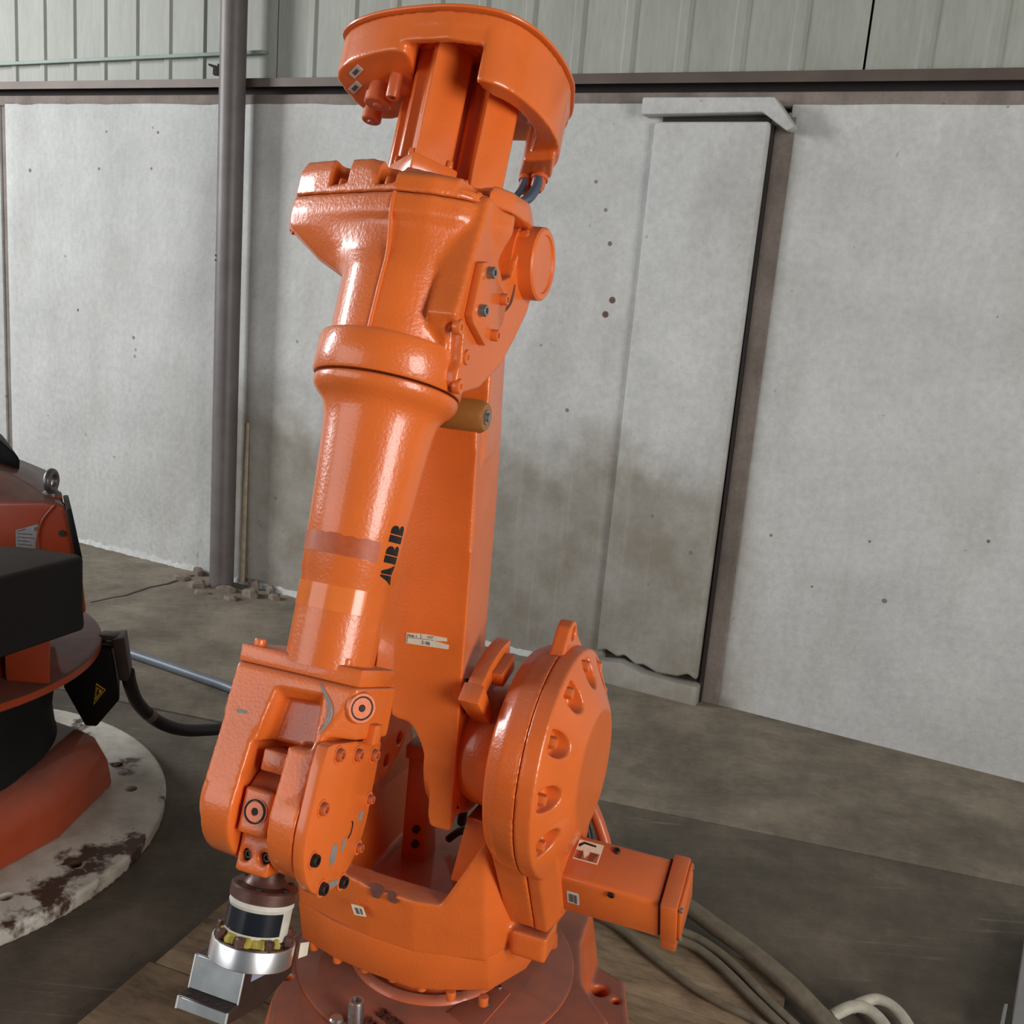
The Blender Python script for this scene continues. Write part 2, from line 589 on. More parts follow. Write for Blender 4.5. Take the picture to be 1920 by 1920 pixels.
obj('floor_slab', slab(-9, 11, -9, -0.006), FLOORMAT, floor)
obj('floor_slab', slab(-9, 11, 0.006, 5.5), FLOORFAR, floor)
obj('sub_base', MB().box(-10, 10, -8, 9, -0.2, -0.125), DARK, floor)
crk = [(-1.80, 4.27), (-1.74, 4.36), (-1.70, 4.40), (-1.64, 4.55), (-1.585, 4.62), (-1.53, 4.76), (-1.49, 4.84), (-1.40, 4.88)]
mb = MB()
for i in range(len(crk) - 1):
    a, b = Vector((*crk[i], 0)), Vector((*crk[i + 1], 0))
    nn = Vector((-(b - a).y, (b - a).x, 0)).normalized()
    w0, w1 = 0.004 + 0.007 * i / 6, 0.004 + 0.007 * (i + 1) / 6
    mb.prism([a - nn * w0, b - nn * w1, b + nn * w1, a + nn * w0], (0, 0, 0.0015))
obj('floor_crack', mb, DARK, floor)

wall = bpy.data.objects.new('wall_back', None)
C.objects.link(wall)
wall.matrix_world = MWALL
struct(wall)


def wall_panel(u0, u1, d0, d1, z0, z1, mat, name='concrete_panel', bev=0.008, seed=0):
    """concrete panel with a slightly ragged top and foot"""
    rnd = random.Random(seed)
    n = 24
    top = [(u0 + (u1 - u0) * i / n, z1 + rnd.uniform(-0.012, 0.004)) for i in range(n + 1)]
    bot = [(u0 + (u1 - u0) * i / n, z0) for i in range(n + 1)]
    pts = [(u, d0, z) for u, z in bot] + [(u, d0, z) for u, z in top[::-1]]
    return obj(name, MB(MPWALL).prism(pts, (0, d1 - d0, 0), bev, 2), mat, wall)


wall_panel(-5.0, -0.53, -0.15, 0.0, -0.05, 2.185, WALLMAT, seed=1)
wall_panel(-0.49, 1.052, -0.15, 0.0, -0.05, 2.185, WALLMAT, seed=2)
wall_panel(1.058, 3.40, -0.15, 0.0, -0.05, 2.185, STAINMAT, seed=3)
wall_panel(3.44, 7.5, -0.15, 0.0, -0.05, 2.185, STAINMAT, seed=4)
obj('mortar_joint', MB(MPWALL).box(1.03, 1.08, -0.12, -0.008, -0.05, 2.17), MORTAR, wall)
obj('mortar_joint', MB(MPWALL).box(-0.54, -0.48, -0.12, -0.012, -0.05, 2.17), MORTAR, wall)
obj('mortar_joint', MB(MPWALL).box(3.36, 3.46, -0.12, 0.004, -0.05, 2.13), MORTAR, wall)
obj('pilaster_core', MB(MPWALL).box(2.99, 3.375, -0.02, 0.012, -0.05, 2.16), DARK, wall)
# pilaster with its broken foot and cap ledge
pts = [(2.955, 0.03, 0.10), (3.00, 0.045, 0.125), (3.05, 0.05, 0.108), (3.08, 0.05, 0.122), (3.13, 0.05, 0.094), (3.16, 0.05, 0.102), (3.22, 0.05, 0.082), (3.30, 0.05, 0.088), (3.34, 0.05, 0.108), (3.375, 0.05, 0.09),
       (3.385, 0.05, 2.11), (2.965, 0.03, 2.11)]
obj('pilaster', MB(MPWALL).prism(pts, (0, -0.06, 0), 0.012, 3), STAINMAT, wall)
pts = [(2.95, 0.07, -0.02), (3.39, 0.07, -0.02), (3.39, 0.07, 0.075), (3.30, 0.07, 0.072), (3.16, 0.07, 0.076), (3.08, 0.07, 0.098), (2.95, 0.07, 0.075)]
obj('pilaster_foot', MB(MPWALL).prism(pts, (0, -0.08, 0), 0.008, 2), STAINMAT, wall)
pts = [(2.925, 0.07, 2.125), (3.36, 0.07, 2.135), (3.45, 0.07, 2.075), (3.475, 0.07, 2.09), (3.395, 0.07, 2.185), (2.925, 0.07, 2.185)]
obj('pilaster_cap', MB(MPWALL).prism(pts, (0, -0.08, 0), 0.008, 2), STAINMAT, wall)
obj('joint_gap', MB(MPWALL).box(3.386, 3.396, -0.02, 0.0265, 0.0, 2.10), DARK, wall)
obj('mortar_bed', MB(MPWALL).box(-5, 7.5, -0.12, 0.0, 2.165, 2.215, 0.01), MORTAR, wall)
# low skirting lip of spilled mortar at the wall foot
mb = MB(MPWALL)
rnd = random.Random(5)
ring = []
for i in range(150):
    u = -0.45 + i * 0.023
    ring.append([(u, -0.01, -0.01), (u, 0.012 + rnd.uniform(-0.006, 0.008), -0.01), (u, 0.004, 0.022 + rnd.uniform(-0.014, 0.012)), (u, -0.01, 0.03)])
mb.loft(ring)
obj('mortar_skirting', mb, WALLMAT, wall)

# pits in the concrete: shallow dark sockets
mb = MB(MPWALL)
rnd = random.Random(3)
pits = [(0.22, 2.05), (0.55, 2.05), (0.51, 1.89), (0.17, 1.88), (2.72, 1.04), (3.91, 0.73), (3.74, 0.53), (3.99, 0.53), (4.28, 0.8), (3.57, 0.69), (-0.31, 1.86), (2.8, 1.8), (2.83, 1.68), (2.75, 1.9), (1.3, 0.45), (1.35, 0.3), (0.02, 1.2), (0.4, 1.1)]
for u, z in pits:
    r = rnd.uniform(0.005, 0.011)
    mb.lathe((u, -0.004, z), (0, 1, 0), [(0, r), (0.0045, r * 0.9)], 9)
obj('tie_hole', mb, MORTAR, wall)['kind'] = 'stuff'
mb = MB(MPWALL)
for u, z in ((2.84, 1.42), (2.862, 1.475)):
    mb.lathe((u, -0.004, z), (0, 1, 0), [(0, 0.014), (0.0055, 0.012)], 12)
obj('tie_hole', mb, BROWNSTEEL, wall)['kind'] = 'stuff'

# ribbed metal sheets above the wall
clad = bpy.data.objects.new('wall_upper', None)
C.objects.link(clad)
clad.matrix_world = MWALL
struct(clad)


def sheet(u0, u1, d):
    prof = [(u0, d)]
    k = math.ceil((u0 + 0.06 + 0.432) / 0.2032)
    while -0.432 + 0.2032 * k < u1 - 0.03:
        c = -0.432 + 0.2032 * k
        prof += [(c - 0.026, d), (c - 0.014, d + 0.009), (c + 0.014, d + 0.009), (c + 0.026, d)]
        k += 1
    prof.append((u1, d))
    back = [(u, dd - 0.003) for u, dd in prof[::-1]]
    ring = [(u, dd) for u, dd in prof + back]
    return obj('cladding_sheet', MB(MPWALL).loft([[(u, dd, z) for u, dd in ring] for z in (2.25, 4.6)]), CLAD, clad, angle=25)


sheet(-5.0, -1.222, -0.02)
sheet(-1.222, 1.209, -0.024)
sheet(1.216, 3.65, -0.02)
sheet(3.657, 6.09, -0.024)
sheet(6.095, 7.5, -0.02)
obj('shadow_line_backing', MB(MPWALL).box(-5, 7.5, -0.12, -0.055, 2.19, 4.6), DARK, clad)  # dark sheet that paints the shadow line in the gap under the beam

# angle-steel beam on the wall head
beam = bpy.data.objects.new('trim_1', None)
C.objects.link(beam)
beam.matrix_world = MWALL
struct(beam)
b1 = [(0.030, 2.237), (0.036, 2.237), (0.036, 2.272), (-0.03, 2.272), (-0.03, 2.266), (0.030, 2.266)]
obj('angle_beam', MB(MPWALL).loft([[(u, d, z) for d, z in b1] for u in (-5.0, 7.5)]), BEAMMAT, beam)

# roof far overhead (out of view; it keeps the hall dim)
roof = obj('ceiling', MB().box(-9, 9, -7, 8, 4.7, 4.75), simple('dark_roof_sheet', (0.12, 0.12, 0.12, 1), 0.8))
struct(roof)

# things on the wall
obj('batten', MB(MPWALL).prism([(-2.0, 0.006, 2.335), (1.16, 0.006, 2.377), (1.16, 0.006, 2.392), (-2.0, 0.006, 2.35)], (0, -0.018, 0), 0.002), GREENSTRIP, clad)

pole = empty('steel_pole', W0 + WU * 1.068 + WN * 0.09, 0, 'grey round steel pole standing against the concrete wall', 'pole')
mb = MB()
mb.lathe((0, 0, 0), (0, 0, 1), [(-0.02, 0.056), (4.6, 0.056)], 36)
obj('shaft', mb, POLEMAT, pole)
mb = MB()
for z in (1.52, 1.50):
    mb.lathe((-0.045, -0.032, z), (-0.8, -0.6, 0), [(0, 0.006), (0.008, 0.004)], 8)
obj('weld_stub', mb, STEEL, pole)
mb = MB()
mb.prism([(-0.085, 0.0, 2.27), (-0.06, 0.0, 2.27), (-0.06, 0, 2.315), (-0.066, 0, 2.315), (-0.066, 0, 2.306), (-0.105, 0, 2.313), (-0.105, 0, 2.306), (-0.085, 0, 2.300)], (0, 0.03, 0))
obj('hook', mb, DARKSTEEL, pole)
o = obj('wooden_lath', MB(MPWALL).prism([(1.122, 0.03, 0.02), (1.148, 0.03, 0.02), (1.136, 0.012, 0.78), (1.124, 0.012, 0.78)], (0, -0.010, 0), 0.001), LATH)
o.matrix_world = MWALL
tag(o, 'narrow grey wooden lath leaning upright behind the steel pole', 'lath')

# broken concrete round the pole foot: every lump is a thing of its own
rnd = random.Random(11)
lumps = [(-1.545, 4.70, 0.045, 0.03), (-1.445, 4.625, 0.055, 0.030), (-1.305, 4.585, 0.062, 0.026), (-1.175, 4.545, 0.060, 0.034), (-1.06, 4.535, 0.045, 0.022),
         (-1.40, 4.525, 0.040, 0.018), (-1.245, 4.475, 0.045, 0.018), (-1.50, 4.80, 0.036, 0.040), (-1.185, 4.655, 0.040, 0.045), (-1.10, 4.62, 0.030, 0.034)]
for x, y, r, h in lumps:
    mb = MB()
    n = rnd.choice((5, 6, 7))
    base = [(r * rnd.uniform(0.7, 1.15) * cos(2 * pi * i / n), r * 0.62 * rnd.uniform(0.7, 1.15) * sin(2 * pi * i / n)) for i in range(n)]
    mb.loft([[(a, b, -0.004) for a, b in base], [(a * 0.95, b * 0.95, h * rnd.uniform(0.5, 0.9)) for a, b in base], [(a * 0.6, b * 0.6, h * rnd.uniform(0.85, 1.1)) for a, b in base]], 0.0)
    o = obj('concrete_lump', mb, RUBBLEMAT, angle=20)
    o.location, o.rotation_euler = (x, y, 0), (0, 0, rnd.uniform(-0.9, 0.1))
    tag(o, 'broken flat lump of grey brown concrete lying round the foot of the steel pole', 'rubble', 'concrete lumps round the pole foot')

# ------------------------------------------------------------------ plywood under the robot
RO = Vector((-0.085, 1.80, 0))
RTH = radians(-19.5)
ply = empty('plywood_base', RO, RTH, 'worn brown wooden boards lying on the floor under the tall orange robot', 'boards')
rnd = random.Random(2)
edges = [0.80, 0.42, 0.07, -0.30, -0.545]
for i in range(4):
    f1, f0 = edges[i], edges[i + 1] + 0.004
    obj('board', MB(MPB).box(-0.612 + rnd.uniform(-0.01, 0.01), 0.668 + rnd.uniform(-0.01, 0.0), f0, f1, 0.0, 0.022 + rnd.uniform(-0.002, 0.003), 0.002), WOOD, ply)

# ------------------------------------------------------------------ the tall orange robot
rob = empty('industrial_robot', RO, RTH, 'tall orange robot arm folded downward, with a steel bracket on its wrist', 'robot')
I4 = Matrix.Identity(4)

# --- base pedestal
mb = MB(MPB)
top = [(-0.25, -0.24), (-0.245, 0.11), (-0.207, 0.245), (-0.16, 0.345), (0.0, 0.40), (0.24, 0.38), (0.37, 0.16), (0.372, 0.03), (0.300, -0.045), (0.258, -0.17), (0.245, -0.30), (0.10, -0.36), (-0.15, -0.35)]
bot = [(-0.28, -0.26), (-0.28, 0.12), (-0.245, 0.265), (-0.19, 0.37), (0.0, 0.43), (0.25, 0.41), (0.385, 0.17), (0.385, 0.02), (0.315, -0.055), (0.29, -0.18), (0.275, -0.32), (0.10, -0.39), (-0.16, -0.38)]
mb.loft([[(a, f, 0.024) for a, f in bot], [(a, f, 0.2) for a, f in top]])
mb.prism([(0.22, -0.30, 0.024), (0.34, -0.26, 0.024), (0.385, -0.13, 0.024), (0.385, 0.04, 0.024), (0.25, 0.04, 0.024)], (0, 0, 0.055))
mb.prism([(-0.22, -0.30, 0.024), (-0.36, -0.25, 0.024), (-0.36, -0.05, 0.024), (-0.25, 0.02, 0.024)], (0, 0, 0.055))
cut = MB(MPB)
cut.cyl((0.30, -0.205, 0.03), (0.30, -0.205, 0.12), 0.018)
cut.cyl((0.34, -0.19, 0.03), (0.34, -0.19, 0.12), 0.010)
cut.cyl((-0.213, 0.185, 0.17), (-0.213, 0.185, 0.25), 0.010)
base = cast('base_pedestal', mb, ORANGE_BASE, rob, I4, 0.005, 3, cut, label='dusty brown orange base casting')
obj('turntable_plate', MB(MPB).lathe((0.01, 0, 0), (0, 0, 1), [(0.19, 0.272), (0.203, 0.272), (0.206, 0.268)], 72), ORANGE_BASE, base)
mb = MB(MPB)
ringp = [(0.200, 0.134), (0.200, 0.162), (0.208, 0.160), (0.216, 0.153), (0.219, 0.147), (0.216, 0.141), (0.208, 0.138)]
mb.loft([[((0.0 + r * cos(t)), r * sin(t), z) for z, r in ringp] for t in [2 * pi * i / 72 for i in range(72)]], closed=True)
obj('bearing_ring', mb, ORANGE_BASE, base)
obj('bearing_neck', MB(MPB).lathe((0, 0, 0), (0, 0, 1), [(0.2, 0.128), (0.222, 0.126), (0.236, 0.115), (0.275, 0.113)], 64), ORANGE_BASE, base)
mb = MB(MPB)
mb.lathe((-0.036, 0.245, 0.20), (0, 0, 1), [(0, 0.014), (0.048, 0.014), (0.052, 0.0125), (0.052, 0.009), (0.046, 0.008), (0.046, 0.001)], 24)
obj('lifting_pin', mb, STEEL, base, label='grey steel pin standing on the base')
mb = MB(MPB)
mb.lathe((-0.068, 0.255, 0.20), (0, 0, 1), [(0, 0.013), (0.010, 0.013), (0.013, 0.010)], 20)
obj('grease_cap', mb, STEEL, base, label='small grey steel cap')
for a, f in ((0.155, 0.10), (0.16, 0.045)):
    obj('bolt', MB(MPB).bolt((a, f, 0.205), (0, 0, 1), 0.006, 0.006), STEEL, base)
obj('plug', MB(MPB).cyl((0.205, -0.125, 0.2), (0.205, -0.125, 0.235), 0.016, 0.013, 24, 0.003), ORANGE_BASE, base)
obj('access_plate', MB(MPB).prism([(0.10, 0.15, 0.205), (0.165, 0.185, 0.205), (0.185, 0.05, 0.205), (0.14, 0.03, 0.205)], (0, 0, 0.0035), 0.001), ORANGE_BASE, base)
# cast letters on the base top
ux, uy = Vector((0.92, -0.39, 0)).normalized(), Vector((0.39, 0.92, 0)).normalized()
text_obj('cast_letters', 'SHTS', 0.030, 0.002, BROWNSTEEL, base, basis((0.02, -0.215, 0.208), ux, uy), 0.0004)
text_obj('cast_letters', '19/00', 0.030, 0.002, BROWNSTEEL, base, basis((0.005, -0.245, 0.208), ux, uy), 0.0004)

# --- turret
mb = MB(MPB)
oA = [(-0.212, 0.140), (-0.13, 0.163), (-0.05, 0.172), (0.04, 0.174), (0.10, 0.150), (0.166, 0.116), (0.205, 0.03), (0.22, -0.2), (-0.2, -0.22), (-0.255, -0.05), (-0.25, 0.06)]
oB = [(-0.218, 0.150), (-0.13, 0.176), (-0.05, 0.186), (0.04, 0.188), (0.10, 0.170), (0.167, 0.146), (0.208, 0.04), (0.22, -0.2), (-0.2, -0.22), (-0.26, -0.05), (-0.256, 0.06)]
oA2 = [(-0.218, 0.150), (-0.05, 0.184), (0.04, 0.186), (0.164, 0.148), (0.205, 0.05), (0.20, -0.2), (-0.2, -0.2), (-0.258, -0.02)]
oB2 = [(-0.220, 0.165), (-0.05, 0.202), (0.04, 0.204), (0.163, 0.174), (0.212, 0.07), (0.21, -0.2), (-0.21, -0.2), (-0.258, -0.02)]
oC2 = [(-0.222, 0.175), (-0.05, 0.206), (0.04, 0.208), (0.162, 0.200), (0.225, 0.09), (0.23, -0.18), (-0.22, -0.18), (-0.255, 0.0)]
mb.loft([[(a, f, z) for a, f in o_] for o_, z in ((oA2, 0.33), (oB2, 0.452), (oC2, 0.64))])
mb.box(0.195, 0.262, 0.045, 0.115, 0.335, 0.385)
cut = MB(MPB)
cut.cyl((0.236, 0.078, 0.37), (0.236, 0.078, 0.42), 0.013)
cut.prism([(-0.175, 0.6, 0.70), (-0.110, 0.6, 0.449), (0.087, 0.6, 0.445), (0.166, 0.6, 0.600), (0.170, 0.6, 0.70)], (0, -1.2, 0))
cut.prism([(-0.135, 0.150, 0.36), (0.100, 0.150, 0.36), (0.168, 0.150, 0.70), (-0.17, 0.150, 0.70)], (0, -0.7, 0))
turret = cast('turret', mb, ORANGE, rob, I4, 0.004, 2, cut, cut_smooth=6)
mb = MB(MPB)
mb.loft([[(a, f, z) for a, f in o_] for o_, z in ((oA, 0.252), (oB, 0.338))], 0.004)
obj('turret_skirt', mb, ORANGE, turret)
mb = MB(MPB)
mb.loft([[(-0.23, 0.10, 0.50), (-0.155, 0.10, 0.50), (-0.155, 0.08, 0.73), (-0.23, 0.08, 0.73)], [(-0.23, -0.16, 0.50), (-0.14, -0.16, 0.50), (-0.155, -0.12, 0.73), (-0.23, -0.12, 0.73)]], 0.006)
obj('drive_support', mb, ORANGE, turret)
for t in range(7):
    a = -0.185 + t * 0.058
    f = 0.155 if t in (0, 6) else 0.168
    obj('bolt', MB(MPB).cyl((a, f - 0.016, 0.238), (a, f - 0.016, 0.256), 0.009, None, 16, 0.002), ORANGE, turret)
mb = MB(MPB)
mb.prism([(-0.077, 0.2055, 0.407), (-0.054, 0.2055, 0.4075), (-0.046, 0.2055, 0.391), (-0.069, 0.2055, 0.388)], (0, 0.0015, 0))
stk = obj('warning_sticker', mb, PAPER, turret, label='small pale slanted sticker')
mb = MB(MPB)
mb.prism([(-0.069, 0.207, 0.403), (-0.063, 0.207, 0.403), (-0.058, 0.207, 0.393), (-0.064, 0.207, 0.392)], (0, 0.0008, 0))
mb.prism([(-0.059, 0.207, 0.404), (-0.055, 0.207, 0.403), (-0.052, 0.207, 0.394), (-0.055, 0.207, 0.393)], (0, 0.0008, 0))
obj('print', mb, GREYINK, stk)
mb = MB(MPB)
for cx, cz, sx, sz in ((-0.03, 0.445, 0.012, 0.016), (0.0, 0.445, 0.008, 0.009), (0.004, 0.437, 0.010, 0.005)):
    mb.prism([(cx + sx * cos(t) * (1 + 0.25 * sin(3 * t)), 0.2045 - abs(cz + sz * sin(t) - 0.432) * 0.15, cz + sz * sin(t) * (1 + 0.2 * cos(2 * t))) for t in [2 * pi * i / 14 for i in range(14)]], (0, 0.002, 0.0005))
obj('bare_patch', mb, BROWNPATCH, turret, label='brown bare patches of chipped paint')

# --- gear housing on the right (axis two)
GC = (0.09, 0.715)      # forward, up


def gpt(a, ang, r):
    return (a, GC[0] + r * sin(ang), GC[1] + r * cos(ang))


def glathe(mb, prof, n=72, c=GC):
    return mb.loft([[(a, c[0] + r * sin(2 * pi * i / n), c[1] + r * cos(2 * pi * i / n)) for i in range(n)] for a, r in prof])


mb = MB(MPB)
glathe(mb, [(0.166, 0.05), (0.166, 0.150), (0.176, 0.178), (0.200, 0.192), (0.2345, 0.198)])
mb.loft([[(a, f, z) for f, z in ((-0.07, 0.60), (0.245, 0.63), (0.19, 0.54), (0.105, 0.395), (0.06, 0.395), (-0.02, 0.48))] for a in (0.180, 0.2345)])
gear = cast('gear_housing', mb, ORANGE, rob, I4, 0.0035, 3)
mb = MB(MPB)
glathe(mb, [(0.2352, 0.198), (0.264, 0.196), (0.306, 0.112), (0.309, 0.102)])
mb.loft([[(a, GC[0] + (f - GC[0]) * k, GC[1] + (z - GC[1]) * k) for f, z in ((-0.06, 0.60), (0.242, 0.63), (0.185, 0.54), (0.105, 0.392), (0.06, 0.392), (-0.02, 0.47))] for a, k in ((0.2352, 1.0), (0.258, 1.0), (0.285, 0.86))])
cut = MB(MPB)
pock = [radians(x) for x in (-64, -34, -4, 26, 56, 86, 116, 200, 230, 260)]
for an in pock:
    # D-shaped pocket: flat towards the rim, round towards the middle
    rd = Vector((0, sin(an), cos(an)))
    tg = Vector((0, cos(an), -sin(an)))
    c0 = Vector(gpt(0.0, an, 0.0))
    P = [(0.184, -0.020), (0.184, 0.020)] + [(0.168 - 0.030 * sin(radians(t)), 0.022 * cos(radians(t))) for t in range(0, 181, 20)]
    cut.loft([[c0 + Vector((a, 0, 0)) + rd * (r_ * k) + tg * (w * k2) for r_, w in P] for a, k, k2 in ((0.262, 1.0, 0.9), (0.32, 0.985, 1.1))])
cover = cast('gear_cover', mb, ORANGE_SM, gear, I4, 0.0028, 2, cut, cut_smooth=2)
for an in pock:
    obj('bolt', MB(MPB).hexnut(gpt(0.258, an, 0.172), (1, 0, 0), 0.0105, 0.020), ORANGE_SM, gear)
mb = MB(MPB)
for a0, a1 in ((0.216, 0.242),):
    mb.prism([(a0, -0.04, 0.86), (a0, 0.17, 0.86), (a0, 0.11, 0.915), (a0, 0.082, 0.950), (a0, 0.067, 0.957), (a0, 0.050, 0.952), (a0, 0.035, 0.925)], (a1 - a0, 0, 0))
cut = MB(MPB)
cut.cyl((0.2, 0.062, 0.933), (0.26, 0.062, 0.933), 0.0125)
cast('lifting_eye', mb, ORANGE_SM, gear, I4, 0.0025, 4, cut)

# rotating flange between arm and gear housing, and the stop block on it
mb = MB(MPB)
glathe(mb, [(0.085, 0.05), (0.085, 0.090), (0.11, 0.104), (0.150, 0.108), (0.172, 0.108)])
obj('gear_flange', mb, ORANGE, rob, I4)
mb = MB(MPB)
arc = [radians(x) for x in range(-2, 40, 4)]
mb.loft([[gpt(0.112, t, 0.160), gpt(0.112, t, 0.194), gpt(0.138, t, 0.194), gpt(0.138, t, 0.160)] for t in arc], 0.003)
mb.loft([[gpt(0.108, t, 0.10), gpt(0.108, t, 0.198), gpt(0.144, t, 0.198), gpt(0.144, t, 0.10)] for t in (radians(38), radians(48))], 0.003)
mb.loft([[gpt(0.134, t, 0.150), gpt(0.134, t, 0.180), gpt(0.156, t, 0.180), gpt(0.156, t, 0.150)] for t in (radians(6), radians(26))], 0.003)
obj('stop_block', mb, ORANGE, rob, I4)

# --- left drive housing
mb = MB(MPB)
glathe(mb, [(-0.235, 0.10), (-0.225, 0.135), (-0.15, 0.145), (-0.105, 0.143), (-0.10, 0.135), (-0.10, 0.05)], c=(0.07, 0.715))
cut = MB(MPB)
for k in range(12):
    t = 2 * pi * k / 12 + 0.2
    cut.cyl((-0.12, 0.07 + 0.108 * sin(t), 0.715 + 0.108 * cos(t)), (-0.08, 0.07 + 0.108 * sin(t), 0.715 + 0.108 * cos(t)), 0.012, None, 16)
cast('left_drive_housing', mb, ORANGE, rob, I4, 0.004, 3, cut)
mb = MB(MPB)
mb.loft([[(-0.103, -0.045, 0.33), (-0.050, -0.045, 0.33), (-0.050, -0.105, 0.33), (-0.103, -0.105, 0.33)],
         [(-0.098, -0.045, 0.585), (-0.056, -0.045, 0.585), (-0.056, -0.09, 0.585), (-0.098, -0.09, 0.585)]], 0.004)
mb.box(-0.104, -0.05, -0.10, -0.04, 0.575, 0.605, 0.004)
rod = obj('link_rod', mb, ORANGE_BASE, rob, I4)
for z in (0.43, 0.398):
    obj('bolt', MB(MPB).hexnut((-0.07, -0.046, z), (0, 1, 0), 0.008, 0.011), DARKSTEEL, rod)
mb = MB(MPB)
mb.tube([(-0.02, -0.16, 0.40), (0.0, -0.12, 0.47), (0.03, -0.10, 0.50), (0.07, -0.12, 0.52), (0.10, -0.16, 0.47)], 0.010)
mb.tube([(-0.03, -0.12, 0.38), (0.01, -0.10, 0.42), (0.05, -0.10, 0.40), (0.08, -0.14, 0.42)], 0.008)
obj('cable', mb, RUBBER, rob, I4)
mb = MB(MPB)
mb.loft([[(0.085, 0.15, 0.47), (0.160, 0.15, 0.47), (0.160, 0.15, 0.60), (0.108, 0.15, 0.60)], [(0.085, 0.02, 0.47), (0.160, 0.02, 0.47), (0.160, 0.02, 0.60), (0.108, 0.02, 0.60)]], 0.004)
obj('inner_cover', mb, ORANGE, rob, I4)

# --- axis-two motor on the right
n1 = Vector((0, sin(radians(25.6)), cos(radians(25.6))))
n2 = Vector((0, cos(radians(25.6)), -sin(radians(25.6))))
MC = Vector((0, 0.085, 0.512))


def mpt(a, u, v):
    """motor frame: a along, u outward on the front face, v outward on the top face"""
    return Vector((a, 0, 0)) + MC + n2 * u + n1 * v


def mbox(mb, a0, a1, u0, u1, v0, v1, bev=0.003):
    return mb.loft([[mpt(a, u0, v0), mpt(a, u1, v0), mpt(a, u1, v1), mpt(a, u0, v1)] for a in (a0, a1)], bev)


mb = MB(MPB)
h = 0.047
sec = [(-h, -h), (h, -h), (h, h - 0.012), (h - 0.003, h - 0.004), (h - 0.010, h), (-h + 0.008, h), (-h, h - 0.008)]
mb.loft([[mpt(a, u, v) for u, v in sec] for a in (0.27, 0.452)], 0.0015)
motor = obj('joint_motor', mb, ORANGE_SM, rob, I4)
mb = MB(MPB)
mbox(mb, 0.262, 0.284, -0.055, 0.052, -0.058, 0.054)
obj('motor_flange', mb, ORANGE_SM, motor)
mb = MB(MPB)
mbox(mb, 0.456, 0.484, -0.052, 0.052, -0.050, 0.053)
mb.loft([[mpt(a, -0.015, -0.085), mpt(a, 0.045, -0.085), mpt(a, 0.052, -0.03), mpt(a, -0.02, -0.03)] for a in (0.456, 0.482)], 0.003)
mbox(mb, 0.484, 0.490, -0.046, 0.046, -0.046, 0.049, 0.002)
obj('motor_cap', mb, ORANGE_SM, motor)
obj('cap_joint', MB(MPB).loft([[mpt(a, u, v) for u, v in ((-0.045, -0.045), (0.045, -0.045), (0.045, 0.045), (-0.045, 0.045))] for a in (0.451, 0.457)]), DARK, motor)
mb = MB(MPB)
mb.tube([mpt(0.452, 0.02, -0.055), mpt(0.440, 0.02, -0.066), mpt(0.425, 0.015, -0.060), mpt(0.41, 0.01, -0.048)], 0.007)
obj('cable_gland', mb, ORANGE_SM, motor)
for a, u, v in ((0.372, h, 0.038), (0.36, -0.03, h)):
    nn = n2 if u == h else n1
    obj('bolt', MB(MPB).bolt(mpt(a, u, v), nn, 0.006, 0.004), DARKSTEEL, motor)
for u, v in ((-0.04, 0.042), (0.044, 0.044), (0.044, -0.04)):
    obj('bolt', MB(MPB).bolt(mpt(0.488, u, v), (1, 0, 0), 0.005, 0.004), STEEL, motor)
mb = MB(MPB)


def mrect(mb, face, a0, a1, t0, t1, lift=0.0006, th=0.0008):
    if face == 'top':
        P = [mpt(a0, t0, h), mpt(a1, t0, h), mpt(a1, t1, h), mpt(a0, t1, h)]
        nn = n1
    else:
        P = [mpt(a0, h, t0), mpt(a1, h, t0), mpt(a1, h, t1), mpt(a0, h, t1)]
        nn = n2
    P = [p + nn * (lift - 0.0006) for p in P]
    return mb.prism(P, nn * th)


mrect(mb, 'top', 0.292, 0.336, -0.034, 0.006)
lab = obj('motor_label', mb, PAPER, motor, label='torn cream and red label')
mb = MB(MPB)
mrect(mb, 'top', 0.294, 0.306, -0.012, 0.004, 0.0014)
mrect(mb, 'top', 0.318, 0.334, -0.014, 0.004, 0.0014)
mb.prism([mpt(0.304, -0.014, h + .0008), mpt(0.312, 0.002, h + .0008), mpt(0.320, -0.012, h + .0008), mpt(0.320, 0.004, h + .0008), mpt(0.304, 0.004, h + .0008)], n1 * 0.0008)
obj('torn_print', mb, REDFILM, lab)
mb = MB(MPB)
mb.prism([mpt(0.294, -0.024, h + .0008), mpt(0.302, -0.031, h + .0008), mpt(0.324, -0.029, h + .0008), mpt(0.324, -0.026, h + .0008), mpt(0.303, -0.027, h + .0008), mpt(0.296, -0.019, h + .0008)], n1 * 0.0008)
obj('torn_strip', mb, BLACK_INK, lab)
mb = MB(MPB)
for t in (-0.0115, -0.0075, -0.0035, 0.0005):
    mrect(mb, 'top', 0.321, 0.321 + 0.010 - (t + 0.0115) * 0.3, t, t + 0.0018, 0.0023)
    mrect(mb, 'top', 0.299, 0.306, t + 0.002, t + 0.0036, 0.0023)
obj('print', mb, BROWNSTEEL, lab)
mb = MB(MPB)
mrect(mb, 'front', 0.293, 0.314, -0.020, 0.012)
lab = obj('rating_label', mb, WHITEPAPER, motor, label='white rating label')
mb = MB(MPB)
mrect(mb, 'front', 0.2975, 0.304, -0.015, 0.007, 0.0014)
for t in (0.306, 0.308, 0.310):
    mrect(mb, 'front', t, t + 0.0009, -0.017, 0.007, 0.0014)
obj('print', mb, GREYINK, lab)

